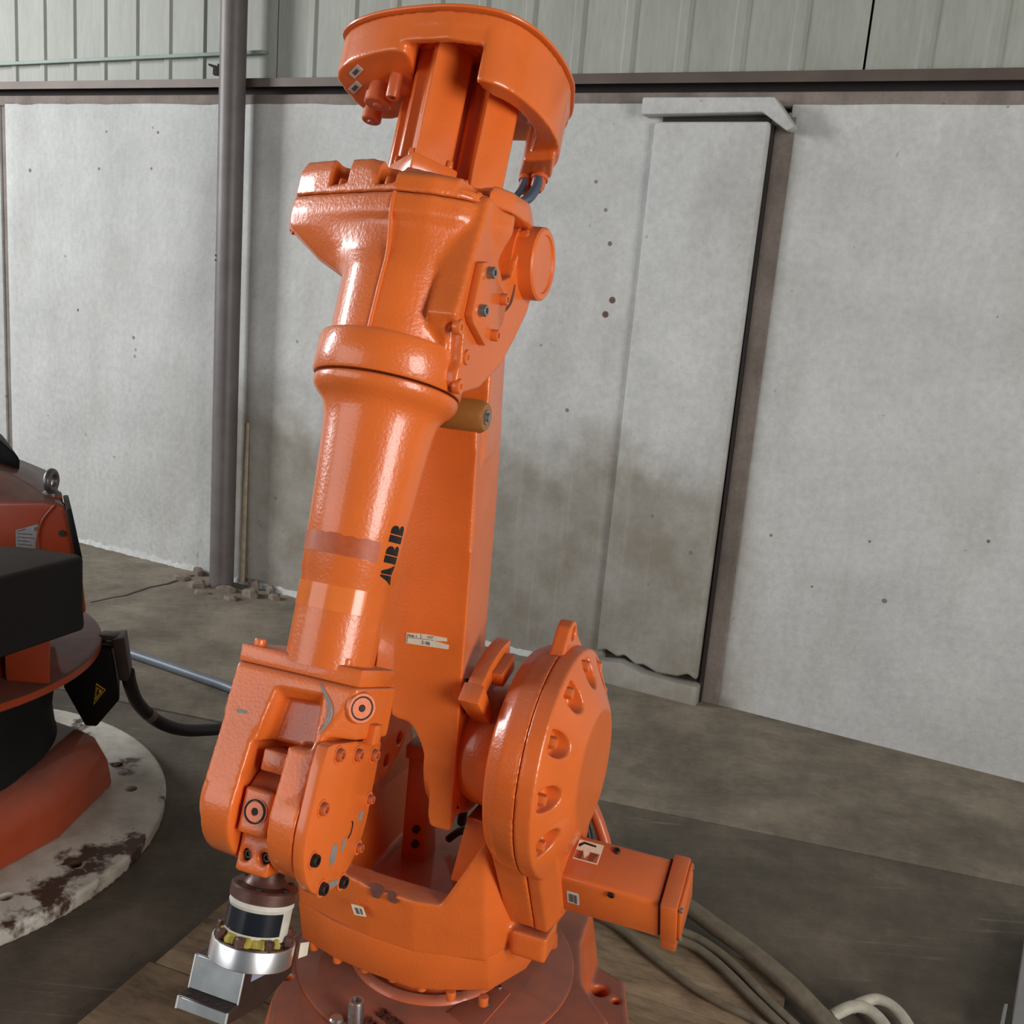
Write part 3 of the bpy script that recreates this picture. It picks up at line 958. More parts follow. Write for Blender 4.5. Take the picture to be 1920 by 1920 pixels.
# --- lower arm
mb = MB(MPB)
front = [(-0.024, 0.775), (0.009, 0.770), (0.030, 0.745), (0.045, 0.705), (0.054, 0.66), (0.056, 0.61), (0.066, 0.592), (0.098, 0.592), (0.099, 0.90), (0.098, 1.10), (0.094, 1.275), (0.0, 1.275), (-0.014, 1.13), (-0.023, 0.99)]
back = [(-0.060, 0.775), (-0.03, 0.770), (0.0, 0.745), (0.02, 0.705), (0.035, 0.66), (0.036, 0.61), (0.044, 0.592), (0.066, 0.592), (0.064, 0.90), (0.064, 1.10), (0.062, 1.275), (-0.035, 1.275), (-0.052, 1.13), (-0.060, 0.99)]


def dense(P, i0, i1, sub=5):
    out = list(P[:i0])
    for i in range(i0, i1):
        p0, p1, p2, p3 = (Vector(P[max(j, 0)]) for j in (i - 1, i, i + 1, i + 2))
        for k in range(sub):
            t = k / sub
            out.append(tuple(0.5 * ((2 * p1) + (p2 - p0) * t + (2 * p0 - 5 * p1 + 4 * p2 - p3) * t * t + (3 * p1 - p0 - 3 * p2 + p3) * t ** 3)))
    return out + list(P[i1:])


mb.loft([[(a, 0.200, z) for a, z in dense(front, 1, 6)], [(a, 0.01, z) for a, z in dense(back, 1, 6)]])
lf = [(-0.0, 1.25, -0.045), (-0.014, 1.13, -0.062), (-0.022, 0.99, -0.075), (-0.024, 0.86, -0.080), (-0.024, 0.80, -0.082)]
mb.loft([[(a + 0.02, 0.2, z), (a, 0.2, z), (al, 0.155, z), (al, 0.03, z), (a + 0.02, 0.03, z)] for a, z, al in lf])
mb.loft([[(a, GC[0] - 0.01 + 0.122 * sin(2 * pi * i / 40), GC[1] - 0.005 + 0.128 * cos(2 * pi * i / 40)) for i in range(40)] for a in (0.040, 0.097)])
mb.loft([[(0.0, f, z) for f, z in ((0.158, 1.22), (0.150, 1.46), (0.145, 1.57), (0.10, 1.60), (0.05, 1.57), (0.01, 1.22))], [(0.062 + (f - 0.01) * 0.2, f, z) for f, z in ((0.158, 1.22), (0.150, 1.46), (0.145, 1.57), (0.10, 1.60), (0.05, 1.57), (0.01, 1.22))]])
lower = cast('lower_arm', mb, ORANGE, rob, I4, 0.0035, 6)
mb = MB(MPB)
mb.prism([(-0.005, 0.2, 0.9275), (0.030, 0.2, 0.9315), (0.067, 0.2, 0.9325), (0.068, 0.2, 0.927), (0.044, 0.2, 0.9235), (0.072, 0.2, 0.9215), (0.071, 0.2, 0.914), (0.03, 0.2, 0.9115), (-0.005, 0.2, 0.9095)], (0, 0.0012, 0))
stk = obj('paper_sticker', mb, PAPER, lower, label='torn cream paper sticker')
mb = MB(MPB)
mb.prism([(-0.003, 0.2010, 0.9205), (0.044, 0.2010, 0.9245), (0.044, 0.2010, 0.9240), (-0.003, 0.2010, 0.9198)], (0, 0.0008, 0))
mb.prism([(-0.003, 0.2010, 0.9105), (-0.0025, 0.2010, 0.9105), (-0.0025, 0.2010, 0.926), (-0.003, 0.2010, 0.926)], (0, 0.0008, 0))
mb.prism([(0.0215, 0.2010, 0.9225), (0.022, 0.2010, 0.9225), (0.022, 0.2010, 0.930), (0.0215, 0.2010, 0.930)], (0, 0.0008, 0))
obj('print', mb, GREYINK, stk)
text_obj('print', '2-98', 0.0085, 0.0003, GREYINK, stk, basis((0.031, -0.2015, 0.9165), (1, 0, 0.02), (-0.02, 0, 1)))
text_obj('print', 'Axis 1', 0.0065, 0.0003, GREYINK, stk, basis((0.007, -0.2015, 0.9245), (1, 0, 0.06), (-0.06, 0, 1)))
text_obj('print', '1:17', 0.0060, 0.0003, GREYINK, stk, basis((0.038, -0.2015, 0.9280), (1, 0, 0.06), (-0.06, 0, 1)))
for z in (0.85, 0.80, 0.75, 0.70, 0.66, 0.625):
    obj('bolt', MB(MPB).cyl((0.086, 0.165, z), (0.0965, 0.165, z), 0.006, None, 12), DARK, lower)

mb = MB(MPB)
mb.lathe((0.028, 0.188, 1.297), (1, 0, 0), [(0, 0.024), (0.002, 0.026), (0.066, 0.026), (0.074, 0.021), (0.074, 0.012)], 40)
dmp = obj('rubber_damper', mb, AMBER, rob, I4, label='amber brown rubber buffer')
mb = MB(MPB)
mb.lathe((0.101, 0.188, 1.297), (1, 0, 0), [(0, 0.012), (0.003, 0.012), (0.003, 0.007), (0.007, 0.007), (0.007, 0.001)], 20)
obj('bolt', mb, STEEL, dmp)

# ---------------------------------------------------------------- upper arm group
MU = Matrix.Translation((0, -0.10, 1.535)) @ Matrix.Rotation(radians(-19), 4, 'X')


def circ(cx, cy, r, z, n=48, ph=0.0):
    return [(cx + r * sin(2 * pi * i / n + ph), cy + r * cos(2 * pi * i / n + ph), z) for i in range(n)]


def resample(pts, n=48, c=(0, 0.155)):
    """closed outline resampled by angle about c, so that it lofts cleanly to a circle"""
    out = []
    P = [Vector(p) for p in pts]
    cc = Vector(c)
    for i in range(n):
        t = 2 * pi * i / n
        d = Vector((sin(t), cos(t)))
        best = 0
        for k in range(len(P)):
            a, b = P[k] - cc, P[(k + 1) % len(P)] - cc
            e = b - a
            den = d.x * e.y - d.y * e.x
            if abs(den) < 1e-12:
                continue
            s_ = (a.x * e.y - a.y * e.x) / den
            u_ = (a.x * d.y - a.y * d.x) / den
            if s_ > 0 and -1e-6 <= u_ <= 1 + 1e-6:
                best = max(best, s_)
        out.append(cc + d * best)
    return out


crease = [(-0.228, 0.10), (-0.228, 0.145), (-0.210, 0.180), (-0.16, 0.202), (-0.10, 0.224), (-0.05, 0.242), (0.0, 0.258), (0.05, 0.250), (0.095, 0.222), (0.122, 0.185), (0.135, 0.14), (0.135, 0.07), (0.115, -0.02), (0.05, -0.07), (-0.09, -0.07), (-0.18, -0.03), (-0.215, 0.04)]
rc = resample(crease)
rin = [Vector((0, 0.155)) + (p - Vector((0, 0.155))) * 0.985 for p in rc]
mb = MB(MPU)
cir = [Vector((0.0955 * sin(2 * pi * i / 48), 0.155 + 0.0955 * cos(2 * pi * i / 48))) for i in range(48)]
lo1 = [Vector((r_.x * (0.985 if r_.x < 0 else 0.93), 0.155 + (r_.y - 0.155) * 0.90)) for r_ in rc]
lo2 = [Vector((r_.x * 0.50 + c_.x * 0.50, (0.155 + (r_.y - 0.155) * 0.8) * 0.4 + c_.y * 0.6)) for r_, c_ in zip(rc, cir)]
tl = lambda p, s_, k=0.22: (p.x, p.y, s_ + (max(p.y, 0.05) - 0.25) * k)
mb.loft([[tl(p, 0.004) for p in rin], [tl(p, 0.031) for p in rc], [tl(p, 0.046, 0.15) for p in lo1], [tl(p, 0.080, 0.05) for p in lo2], [(*p, 0.108) for p in cir], [(*p, 0.225) for p in cir]])
# side pad and lug that carry the axis-three pivot
mb.box(0.05, 0.117, 0.02, 0.207, 0.075, 0.166)
mb.prism([(0.075, 0.20, -0.02), (0.075, 0.235, 0.165), (0.075, 0.195, 0.20), (0.075, 0.185, 0.25), (0.075, 0.165, 0.258), (0.075, 0.10, 0.232), (0.075, 0.033, 0.178), (0.075, -0.002, 0.128), (0.075, -0.036, 0.070), (0.075, -0.05, 0.0), (0.075, 0.04, -0.03)], (0.045, 0, 0))
mb.box(0.0, 0.10, 0.05, 0.20, 0.10, 0.215)
cut = MB(MPU)
cut.prism([(0.10, 0.20, 0.172), (0.10, 0.245, 0.172), (0.10, 0.245, 0.262), (0.10, 0.195, 0.262), (0.10, 0.185, 0.215)], (0.06, 0, 0))
cut.prism([(0.078, 0.125, -0.04), (0.078, 0.050, -0.04), (0.078, 0.062, 0.045), (0.078, 0.095, 0.064), (0.078, 0.125, 0.045)], (0.08, 0, 0))
hous = cast('upper_arm_housing', mb, ORANGE, rob, MU, 0.003, 3, cut, cut_smooth=5)
mb = MB(MPU)
mb.lathe((0, 0.155, 0), (0, 0, 1), [(0.198, 0.09), (0.201, 0.106), (0.206, 0.1085), (0.255, 0.1085), (0.2585, 0.106), (0.2585, 0.09)], 72)
obj('collar', mb, ORANGE, hous)
# parting line left by the mould
mb = MB(MPU)
mb.tube([(0.002, 0.254, 0.006), (0.003, 0.2575, 0.031), (0.006, 0.2535, 0.062), (0.008, 0.2505, 0.095), (0.006, 0.2505, 0.14), (0.004, 0.2505, 0.20)], 0.0028, 8)
obj('parting_ridge', mb, ORANGE_SM, hous)
# gearbox lid with bolt notches
lidr = [Vector((0, 0.155)) + (p - Vector((0, 0.155))) * 0.985 for p in rc]
lidt = [Vector((0, 0.155)) + (p - Vector((0, 0.155))) * 0.945 for p in rc]


def lid_top(p):
    k = min(1, max(0, (-0.035 - p.x) / 0.02))
    return -0.026 - 0.022 * k + (max(p.y, 0.05) - 0.25) * 0.25


mb = MB(MPU)
mb.loft([[tl(p, 0.0034) for p in lidr], [(p.x, p.y, lid_top(p) * 0.72) for p in lidr], [(p.x, p.y, lid_top(p)) for p in lidt]])
cut = MB(MPU)
notch = [(-0.112, 0.216, 0.018, -0.017), (-0.018, 0.250, 0.018, -0.008), (0.098, 0.205, 0.016, -0.012), (-0.225, 0.07, 0.015, -0.03)]
for a, n_, w, s_ in notch:
    cut.box(a - w, a + w, n_ - 0.035, n_ + 0.04, -0.12, s_)
lid = cast('gearbox_lid', mb, ORANGE, hous, I4, 0.0028, 3, cut, cut_smooth=1)
for a, n_, w, s_ in notch:
    obj('bolt', MB(MPU).cyl((a, n_ - 0.012, s_ + 0.004), (a, n_ - 0.012, s_ - 0.013), 0.0075, 0.0065, 18, 0.002), ORANGE, hous)
obj('inspection_step', MB(MPU).prism([(0.050, 0.247, 0.000), (0.090, 0.222, -0.005), (0.118, 0.182, -0.012), (0.105, 0.17, -0.014), (0.04, 0.2, -0.008)], (0, 0, -0.012), 0.002), ORANGE, hous)
for p in ((-0.222, 0.135, 0.020), (-0.210, 0.155, 0.030)):
    obj('drain_plug', MB(MPU).lathe(p, (-0.65, 0.7, 0.3), [(0, 0.010), (0.006, 0.009), (0.006, 0.005), (0.001, 0.0045), (0.001, 0.0005)], 16), ORANGE_BASE, hous)
# side bracket plate with cap screws
mb = MB(MPU)
mb.prism([(0.120, 0.190, 0.072), (0.120, 0.206, 0.080), (0.120, 0.208, 0.156), (0.120, 0.198, 0.164), (0.120, 0.140, 0.178), (0.120, 0.126, 0.172), (0.120, 0.09, 0.13), (0.120, 0.09, 0.09)], (0.012, 0, 0), 0.002)
brk = obj('side_bracket', mb, ORANGE_SM, hous)
for (s_, n_), m_ in zip(((0.085, 0.183), (0.141, 0.186), (0.100, 0.117), (0.157, 0.125)), (STEEL, STEEL, ORANGE_SM, ORANGE_SM)):
    obj('bolt', MB(MPU).bolt((0.131, n_, s_), (1, 0, 0), 0.0085, 0.012), m_, brk)
for s_, n_ in ((0.176, 0.214), (0.206, 0.172), (0.249, 0.176)):
    obj('lug', MB(MPU).ring((0.112, n_, s_), (1, 0, 0), 0.0035, 0.011, 0, 0.012, 20, 0.002), ORANGE_SM, hous)
# pivot boss of axis three
mb = MB(MPU)
mb.lathe((0, 0, 0), (1, 0, 0), [(0.03, 0.05), (0.03, 0.062), (0.112, 0.062), (0.112, 0.057), (0.142, 0.0565), (0.145, 0.053), (0.145, 0.045), (0.1425, 0.0435), (0.1425, 0.0005)], 56)
mb.box(0.06, 0.085, -0.012, 0.012, -0.065, -0.055, 0.002)
obj('pivot_boss', mb, ORANGE_SM, hous)
mb = MB(MPU)
mb.tube([(0.1205, 0.045, 0.052), (0.1206, 0.047, 0.075), (0.1206, 0.055, 0.09), (0.1206, 0.070, 0.105), (0.1206, 0.085, 0.117)], lambda t: 0.0006 + 0.002 * sin(pi * min(1, t + 0.1)), 6)
obj('scrape', mb, BROWNPATCH, hous, label='dark scrape in the paint')

# --- three wrist motors standing on the gearbox
d1, d2 = Vector((0.615, -0.789)), Vector((-0.789, -0.615))


def wrist_motor(cx, cy, s0, s1, w=0.068, flange=True):
    c0 = Vector((cx, cy))

    def q(u, v, s):
        p = c0 + d1 * u + d2 * v
        return (p.x, p.y, s)
    mb = MB(MPU)
    g = 0.013
    sec = [(0, 0), (w * 0.93, 0), (w, w * 0.07), (w, 0.012), (w - 0.008, 0.022), (w - 0.008, w - 0.022), (w, w - 0.012), (w, w), (0, w), (0, w - 0.012), (0.0, w - 0.012), (0.011, w - 0.020), (0.013, 0.024), (0.004, 0.016)]
    sec = [(0, 0), (w - 0.006, 0), (w, 0.006), (w, w), (0.0, w), (0, w - 0.012), (0.012, w - 0.017), (0.012, 0.020), (0, 0.013)]
    mb.loft([[q(u, v, s) for u, v in sec] for s in (s0, s1)], 0.0012, 1)
    o = obj('wrist_motor', mb, ORANGE_SM, rob, MU)
    mb = MB(MPU)
    e = 0.0015
    mb.loft([[q(u, v, s) for u, v in ((-e, -e), (w + e, -e), (w + e, w + e), (-e, w + e))] for s in (s1 - 0.010, s1 + 0.001)], 0.001)
    obj('end_plate', mb, ORANGE_SM, o)
    mb = MB(MPU)
    e = 0.007
    mb.loft([[q(u, v, s) for u, v in ((-e, -e), (w + e, -e), (w + e, w + e), (-e, w + e))] for s in (s0 + 0.02, s0 - 0.008)], 0.004)
    obj('motor_flange', mb, ORANGE_SM, o)
    for u, v in ((-0.001, 0.012), (w - 0.008, -0.002), (-0.001, w - 0.008)):
        p = q(u, v, s0 - 0.006)
        obj('bolt', MB(MPU).cyl(p, (p[0], p[1], p[2] - 0.013), 0.006, 0.005, 16, 0.0015), ORANGE_SM, o)
    return o


wrist_motor(-0.063, 0.100, -0.118, -0.322)
wrist_motor(0.016, 0.050, -0.092, -0.322, 0.062)
wrist_motor(-0.114, 0.036, -0.118, -0.322)

obj('motor_gap_filler', MB(MPU).prism([(-0.060, 0.02, -0.10), (0.030, -0.04, -0.10), (0.005, -0.075, -0.10), (-0.085, -0.02, -0.10)], (0, 0, -0.225), 0.004), ORANGE_BASE, rob, MU)  # added filler box, closes the bright see-through gap between the motors

# --- horseshoe hood over the motors
def smooth_outline(P, sub=5):
    P = [Vector(p) for p in P]
    out = []
    for i in range(len(P)):
        p0, p1, p2, p3 = P[i - 1], P[i], P[(i + 1) % len(P)], P[(i + 2) % len(P)]
        for k in range(sub):
            t = k / sub
            out.append(0.5 * ((2 * p1) + (p2 - p0) * t + (2 * p0 - 5 * p1 + 4 * p2 - p3) * t * t + (3 * p1 - p0 - 3 * p2 + p3) * t ** 3))
    return out


hoodo = smooth_outline([(-0.268, 0.035), (-0.240, 0.078), (-0.185, 0.106), (-0.12, 0.122), (-0.035, 0.128), (0.037, 0.110), (0.077, 0.066), (0.097, 0.0), (0.100, -0.07), (0.090, -0.12), (0.060, -0.20), (0.0, -0.24), (-0.10, -0.24), (-0.20, -0.18), (-0.262, -0.06)])
mb = MB(MPU)
mb.prism([(*p, -0.326) for p in hoodo], (0, 0, -0.020))
# front skirt
sk = [(-0.12, 0.122), (-0.035, 0.128), (0.037, 0.110), (0.030, 0.098), (-0.035, 0.114), (-0.12, 0.108)]
mb.prism([(a, n_, -0.300) for a, n_ in sk], (0, 0, -0.035))
lb = smooth_outline([(-0.268, 0.035), (-0.240, 0.078), (-0.185, 0.106), (-0.125, 0.121), (-0.106, 0.10), (-0.122, 0.05), (-0.155, -0.01), (-0.20, -0.062), (-0.25, -0.055)], 4)
mb.loft([[(*p, -0.335) for p in lb], [(p.x, p.y, -0.283 + (0.10 - p.y) * 0.10) for p in lb]])
rb = smooth_outline([(0.020, 0.114), (0.048, 0.104), (0.077, 0.066), (0.097, 0.0), (0.100, -0.07), (0.086, -0.13), (0.062, -0.17), (0.02, -0.17), (0.045, -0.10), (0.066, -0.05), (0.066, 0.0), (0.052, 0.045), (0.026, 0.078)], 4)
mb.prism([(*p, -0.240) for p in rb], (0, 0, -0.095))
mb.prism([(0.088, -0.10, -0.222), (0.062, -0.175, -0.222), (0.0, -0.175, -0.222), (0.03, -0.11, -0.222)], (0, 0, -0.10))
hood = cast('motor_hood', mb, ORANGE_SM, rob, MU, 0.0032, 6)
mb = MB(MPU)
big = [Vector((-0.08, -0.06)) + (Vector(p) - Vector((-0.08, -0.06))) * 1.028 for p in hoodo]
mb.prism([(p.x, p.y, -0.349) for p in big], (0, 0, -0.006), 0.0025)
obj('hood_lid', mb, ORANGE_SM, hood)
mb = MB(MPU)
mb.lathe((-0.150, 0.055, 0), (0, 0, 1), [(-0.29, 0.020), (-0.281, 0.018), (-0.281, 0.0115), (-0.243, 0.0115), (-0.240, 0.010), (-0.240, 0.006), (-0.250, 0.0055), (-0.250, 0.0005)], 28)
obj('connector', mb, ORANGE_BASE, hood)
mb = MB(MPU)
mb.lathe((-0.192, 0.026, 0.002), (0, 0, 1), [(-0.29, 0.030), (-0.281, 0.028), (-0.281, 0.020), (-0.262, 0.020), (-0.262, 0.023), (-0.248, 0.023), (-0.246, 0.021), (-0.246, 0.008), (-0.243, 0.006), (-0.243, 0.0005)], 32)
obj('connector', mb, ORANGE_BASE, hood)
mb = MB(MPU)
mb.lathe((-0.224, -0.018, 0.006), (0, 0, 1), [(-0.29, 0.022), (-0.281, 0.02), (-0.281, 0.0145), (-0.262, 0.0145), (-0.262, 0.017), (-0.246, 0.017), (-0.244, 0.015), (-0.244, 0.006), (-0.241, 0.005), (-0.241, 0.0005)], 28)
obj('connector', mb, ORANGE_BASE, hood)


def small_label(a, n_, parent):
    mb = MB(MPU)
    e1, e2 = Vector((0.027, 0.023, -0.0023)), Vector((0.005, -0.013, 0.0013))
    c = Vector((a, n_, -0.2826 + (0.10 - n_) * 0.10))
    P = [c, c + e1, c + e1 + e2, c + e2]
    mb.prism(P, (0, 0, 0.0008))
    o = obj('small_label', mb, WHITEPAPER, parent, label='small white label')
    mb = MB(MPU)
    P = [c + e1 * 0.25 + e2 * 0.25, c + e1 * 0.75 + e2 * 0.25, c + e1 * 0.75 + e2 * 0.75, c + e1 * 0.25 + e2 * 0.75]
    mb.prism([p + Vector((0, 0, 0.0008)) for p in P], (0, 0, 0.0004))
    obj('print', mb, GREYINK, o)


small_label(-0.236, 0.062, hood)
small_label(-0.258, 0.020, hood)
# cable glands and the blue hose at the back of the hood
for a, n_ in ((0.046, -0.135), (0.020, -0.145)):
    mb = MB(MPU)
    mb.lathe((a, n_, 0), (0, 0.12, 1), [(-0.235, 0.011), (-0.222, 0.011), (-0.222, 0.0155), (-0.214, 0.0155), (-0.214, 0.013), (-0.200, 0.0125), (-0.192, 0.0085)], 12)
    obj('cable_gland', mb, ORANGE_BASE, hood)
mb = MB(MPU)
mb.tube([(0.047, -0.155, -0.212), (0.048, -0.150, -0.195), (0.044, -0.140, -0.172), (0.034, -0.130, -0.156), (0.020, -0.120, -0.141), (0.005, -0.10, -0.12), (-0.01, -0.06, -0.09)], 0.0085, 14)
hose = obj('arm_hose', mb, BLUEHOSE, rob, MU, label='blue grey hose behind the motors')
mb = MB(MPU)
mb.tube([(0.020, -0.162, -0.212), (0.018, -0.155, -0.19), (0.010, -0.14, -0.16), (0.0, -0.12, -0.13), (-0.01, -0.06, -0.09)], 0.006, 12)
obj('arm_hose', mb, BLUEHOSE, rob, MU, label='blue grey hose behind the motors')
mb = MB(MPU)
mb.torus((0.020, -0.120, -0.141), (0.75, -0.25, -0.7), 0.0115, 0.0045, 24, 10)
obj('hose_ring', mb, ORANGE_BASE, hose)

# --- forearm tube
prof = [(0.2615, 0.092), (0.2620, 0.1040), (0.2645, 0.1055), (0.270, 0.1055), (0.276, 0.1035), (0.283, 0.0980), (0.289, 0.0915), (0.296, 0.0862), (0.305, 0.0826), (0.320, 0.0800), (0.340, 0.0782), (0.45, 0.0705), (0.538, 0.0662), (0.542, 0.0640), (0.60, 0.0628), (0.664, 0.0620)]
mb = MB(MPU)
mb.lathe((0.001, 0.155, 0), (0, 0, 1), prof, 72)
tube = obj('forearm_tube', mb, ORANGE, rob, MU, angle=30)


def tube_r(s):
    for (s0, r0), (s1, r1) in zip(prof[:-1], prof[1:]):
        if s0 <= s <= s1:
            return r0 + (r1 - r0) * (s - s0) / (s1 - s0)
    return prof[-1][1]


def on_tube(ang, s, lift):
    r = tube_r(s) + lift
    return (0.001 + r * sin(radians(ang)), 0.155 + r * cos(radians(ang)), s)


def tube_patch(name, mat, a0, a1, s0, s1, lift, rag=0.0, label=None, n=28):
    rnd = random.Random(int(s0 * 1e4))
    mb = MB(MPU)
    rings = []
    for i in range(n + 1):
        t = a0 + (a1 - a0) * i / n
        j0, j1 = s0 + rnd.uniform(-rag, rag), s1 + rnd.uniform(-rag * 0.3, rag * 0.3)
        rings.append([on_tube(t, j0, 0.0001), on_tube(t, j0, lift), on_tube(t, j1, lift), on_tube(t, j1, 0.0001)])
    mb.loft(rings)
    return obj(name, mb, mat, tube, label=label)


tube_patch('brown_tape', BROWNTAPE, -100, 58, 0.483, 0.510, 0.0008, 0.002, 'worn brown tape band')
tube_patch('clear_tape', GLOSSTAPE, -70, 56, 0.552, 0.586, 0.0008, 0.0, 'glossy clear tape band')
# logo lettering: (x along reading direction, y letter height) -> wrapped on the tube
LS, LA = 0.0265, 0.0


def letter(polys, x0):
    for P in polys:
        mb = MB(MPU)
        inner, outer = [], []
        # subdivide long edges so the letter follows the curve
        Q = []
        for k in range(len(P)):
            a, b = Vector(P[k]), Vector(P[(k + 1) % len(P)])
            m = max(1, int((b - a).length / 0.15))
            Q += [a + (b - a) * t / m for t in range(m)]
        for p in Q:
            s_ = 0.5375 - (x0 + p.x) * LS
            ang = 90.5 - p.y * 23.0
            inner.append(on_tube(ang, s_, 0.0002))
            outer.append(on_tube(ang, s_, 0.0010))
        mb.loft([inner, outer])
        obj('letter_piece', mb, BLACK_INK, lettering)


lettering = bpy.data.objects.new('lettering', None)
C.objects.link(lettering)
lettering.parent = tube
# A : four pieces split by a vertical and a horizontal slit
letter([[(0.0, 0.0), (0.48, 0.15), (0.48, 0.42), (0.18, 0.42)]], 0.0)
letter([[(0.53, 0.15), (1.04, 0.0), (0.87, 0.42), (0.53, 0.42)]], 0.0)
letter([[(0.20, 0.47), (0.48, 0.47), (0.48, 1.0), (0.37, 1.0)]], 0.0)
letter([[(0.53, 0.47), (0.85, 0.47), (0.68, 1.0), (0.53, 1.0)]], 0.0)
for x0 in (1.12, 2.22):
    letter([[(0.0, 0.0), (0.38, 0.0), (0.38, 0.38), (0.0, 0.38)]], x0)
    letter([[(0.0, 0.44), (0.38, 0.44), (0.38, 1.0), (0.0, 1.0)]], x0)
    letter([[(0.44, 0.0), (0.80, 0.02), (0.92, 0.10), (0.96, 0.20), (0.92, 0.30), (0.78, 0.38), (0.44, 0.38)]], x0)
    letter([[(0.44, 0.44), (0.72, 0.44), (0.84, 0.52), (0.90, 0.66), (0.88, 0.82), (0.80, 0.93), (0.66, 1.0), (0.44, 1.0)]], x0)

# --- wrist
mb = MB(MPU)
mb.box(-0.114, 0.077, 0.095, 0.204, 0.655, 0.680, 0.004)
wf = obj('wrist_flange', mb, ORANGE, rob, MU)
for a in (-0.094, -0.030, 0.045):
    obj('bolt', MB(MPU).cyl((a, 0.190, 0.657), (a, 0.190, 0.645), 0.008, None, 18, 0.002), ORANGE, wf)
obj('lug', MB(MPU).prism([(-0.088, 0.13, 0.657), (-0.088, 0.10, 0.657), (-0.075, 0.10, 0.618), (-0.068, 0.115, 0.618), (-0.068, 0.13, 0.657)], (0.016, 0, 0), 0.002), ORANGE, wf)
WS, WNN = 0.868, 0.150
mb = MB(MPU)
mb.loft([[(-0.1145, 0.080, s), (0.078, 0.080, s), (0.078, y1, s), (x2, y2, s), (-0.1145, y2, s)] for s, y1, x2, y2 in ((0.6795, 0.200, 0.075, 0.2045), (0.715, 0.190, 0.062, 0.209), (0.752, 0.175, 0.046, 0.214))])
mb.loft([[(-0.112, 0.080, s), (0.045, 0.080, s), (0.045, 0.216, s), (-0.112, 0.212, s)] for s in (0.745, 0.80)])
# fork arms


def wl(mb, a0, a1, r0, r1, n=48):
    return mb.loft([[(a, WNN + r * sin(2 * pi * i / n), WS + r * cos(2 * pi * i / n)) for i in range(n)] for a, r in ((a0, r0), (a1, r1))])


wl(mb, -0.108, -0.058, 0.079, 0.082)
wl(mb, -0.128, -0.100, 0.054, 0.070)
mb.prism([(-0.112, 0.085, 0.74), (-0.112, 0.212, 0.74), (-0.112, 0.228, 0.845), (-0.112, 0.085, 0.868)], (0.054, 0, 0))
wl(mb, 0.000, 0.045, 0.084, 0.090)
mb.prism([(0.0, 0.066, 0.765), (0.0, 0.220, 0.765), (0.0, 0.236, 0.868), (0.0, 0.062, 0.868)], (0.045, 0, 0))
cut = MB(MPU)
cut.loft([[(-0.044, y, 0.702), (0.030, y, 0.698), (0.034, y, 0.772), (-0.0005, y, 0.774), (-0.0005, y, 0.83), (-0.060, y, 0.83)] for y in (0.30, 0.206)] + [[(-0.038, y, 0.716), (0.020, y, 0.712), (0.022, y, 0.772), (-0.0005, y, 0.774), (-0.0005, y, 0.83), (-0.058, y, 0.83)] for y in (0.192, 0.176)])
cut.box(-0.058, 0.000, 0.0, 0.30, 0.779, 1.0)
wrist = cast('wrist_housing', mb, ORANGE, rob, MU, 0.0026, 4, cut, cut_smooth=10)
mb = MB(MPU)
mb.box(-0.042, -0.002, 0.155, 0.208, 0.786, 0.816, 0.003)
obj('stop_lug', mb, ORANGE, wrist)
# right cover plate
cov = [(WNN + 0.092 * sin(t), WS + 0.100 * cos(t)) for t in [pi * 0.5 - pi * k / 20 - 0.25 for k in range(0, 21)]]
cov = []
for k in range(25):
    t = radians(100) - radians(200) * k / 24
    cov.append((WNN + 0.090 * sin(t), WS + 0.098 * cos(t)))
cov = [(0.230, 0.760), (0.236, 0.79)] + cov + [(0.062, 0.80), (0.064, 0.764), (0.075, 0.757), (0.215, 0.757)]
mb = MB(MPU)
mb.prism([(0.046, n_, s) for n_, s in cov], (0.018, 0, 0), 0.0025)
wc = obj('wrist_cover', mb, ORANGE_SM, wrist)
wb = [(0.772, 0.198), (0.776, 0.140), (0.780, 0.086), (0.842, 0.213), (0.910, 0.208), (0.955, 0.165), (0.957, 0.105), (0.845, 0.070), (0.914, 0.074)]
for k, (s_, n_) in enumerate(wb):
    big_ = 0.0085 if k < 7 else 0.0065
    obj('bolt', MB(MPU).bolt((0.063, n_, s_), (1, 0, 0), big_, 0.009), DARKSTEEL if k in (4, 5, 6) else ORANGE_BASE, wc)
    obj('bolt_seat', MB(MPU).ring((0.063, n_, s_), (1, 0, 0), big_ + 0.001, big_ + 0.0045, 0, 0.0025, 20, 0.0008), ORANGE_SM, wc)
rnd = random.Random(9)


def chip(parent, c, e1, e2, sx, sy, mat=GREYPRIMER, mp=MPU):
    c, e1, e2 = Vector(c), Vector(e1), Vector(e2)
    nrm = e1.cross(e2).normalized()
    mb = MB(mp)
    P = []
    for k in range(16):
        t = 2 * pi * k / 16
        r = rnd.uniform(0.7, 1.2)
        P.append(c + e1 * sx * r * cos(t) + e2 * sy * r * sin(t) - nrm * 0.0002)
    mb.prism(P, nrm * 0.0008)
    return obj('paint_chip', mb, mat, parent, label='grey chip in the paint')


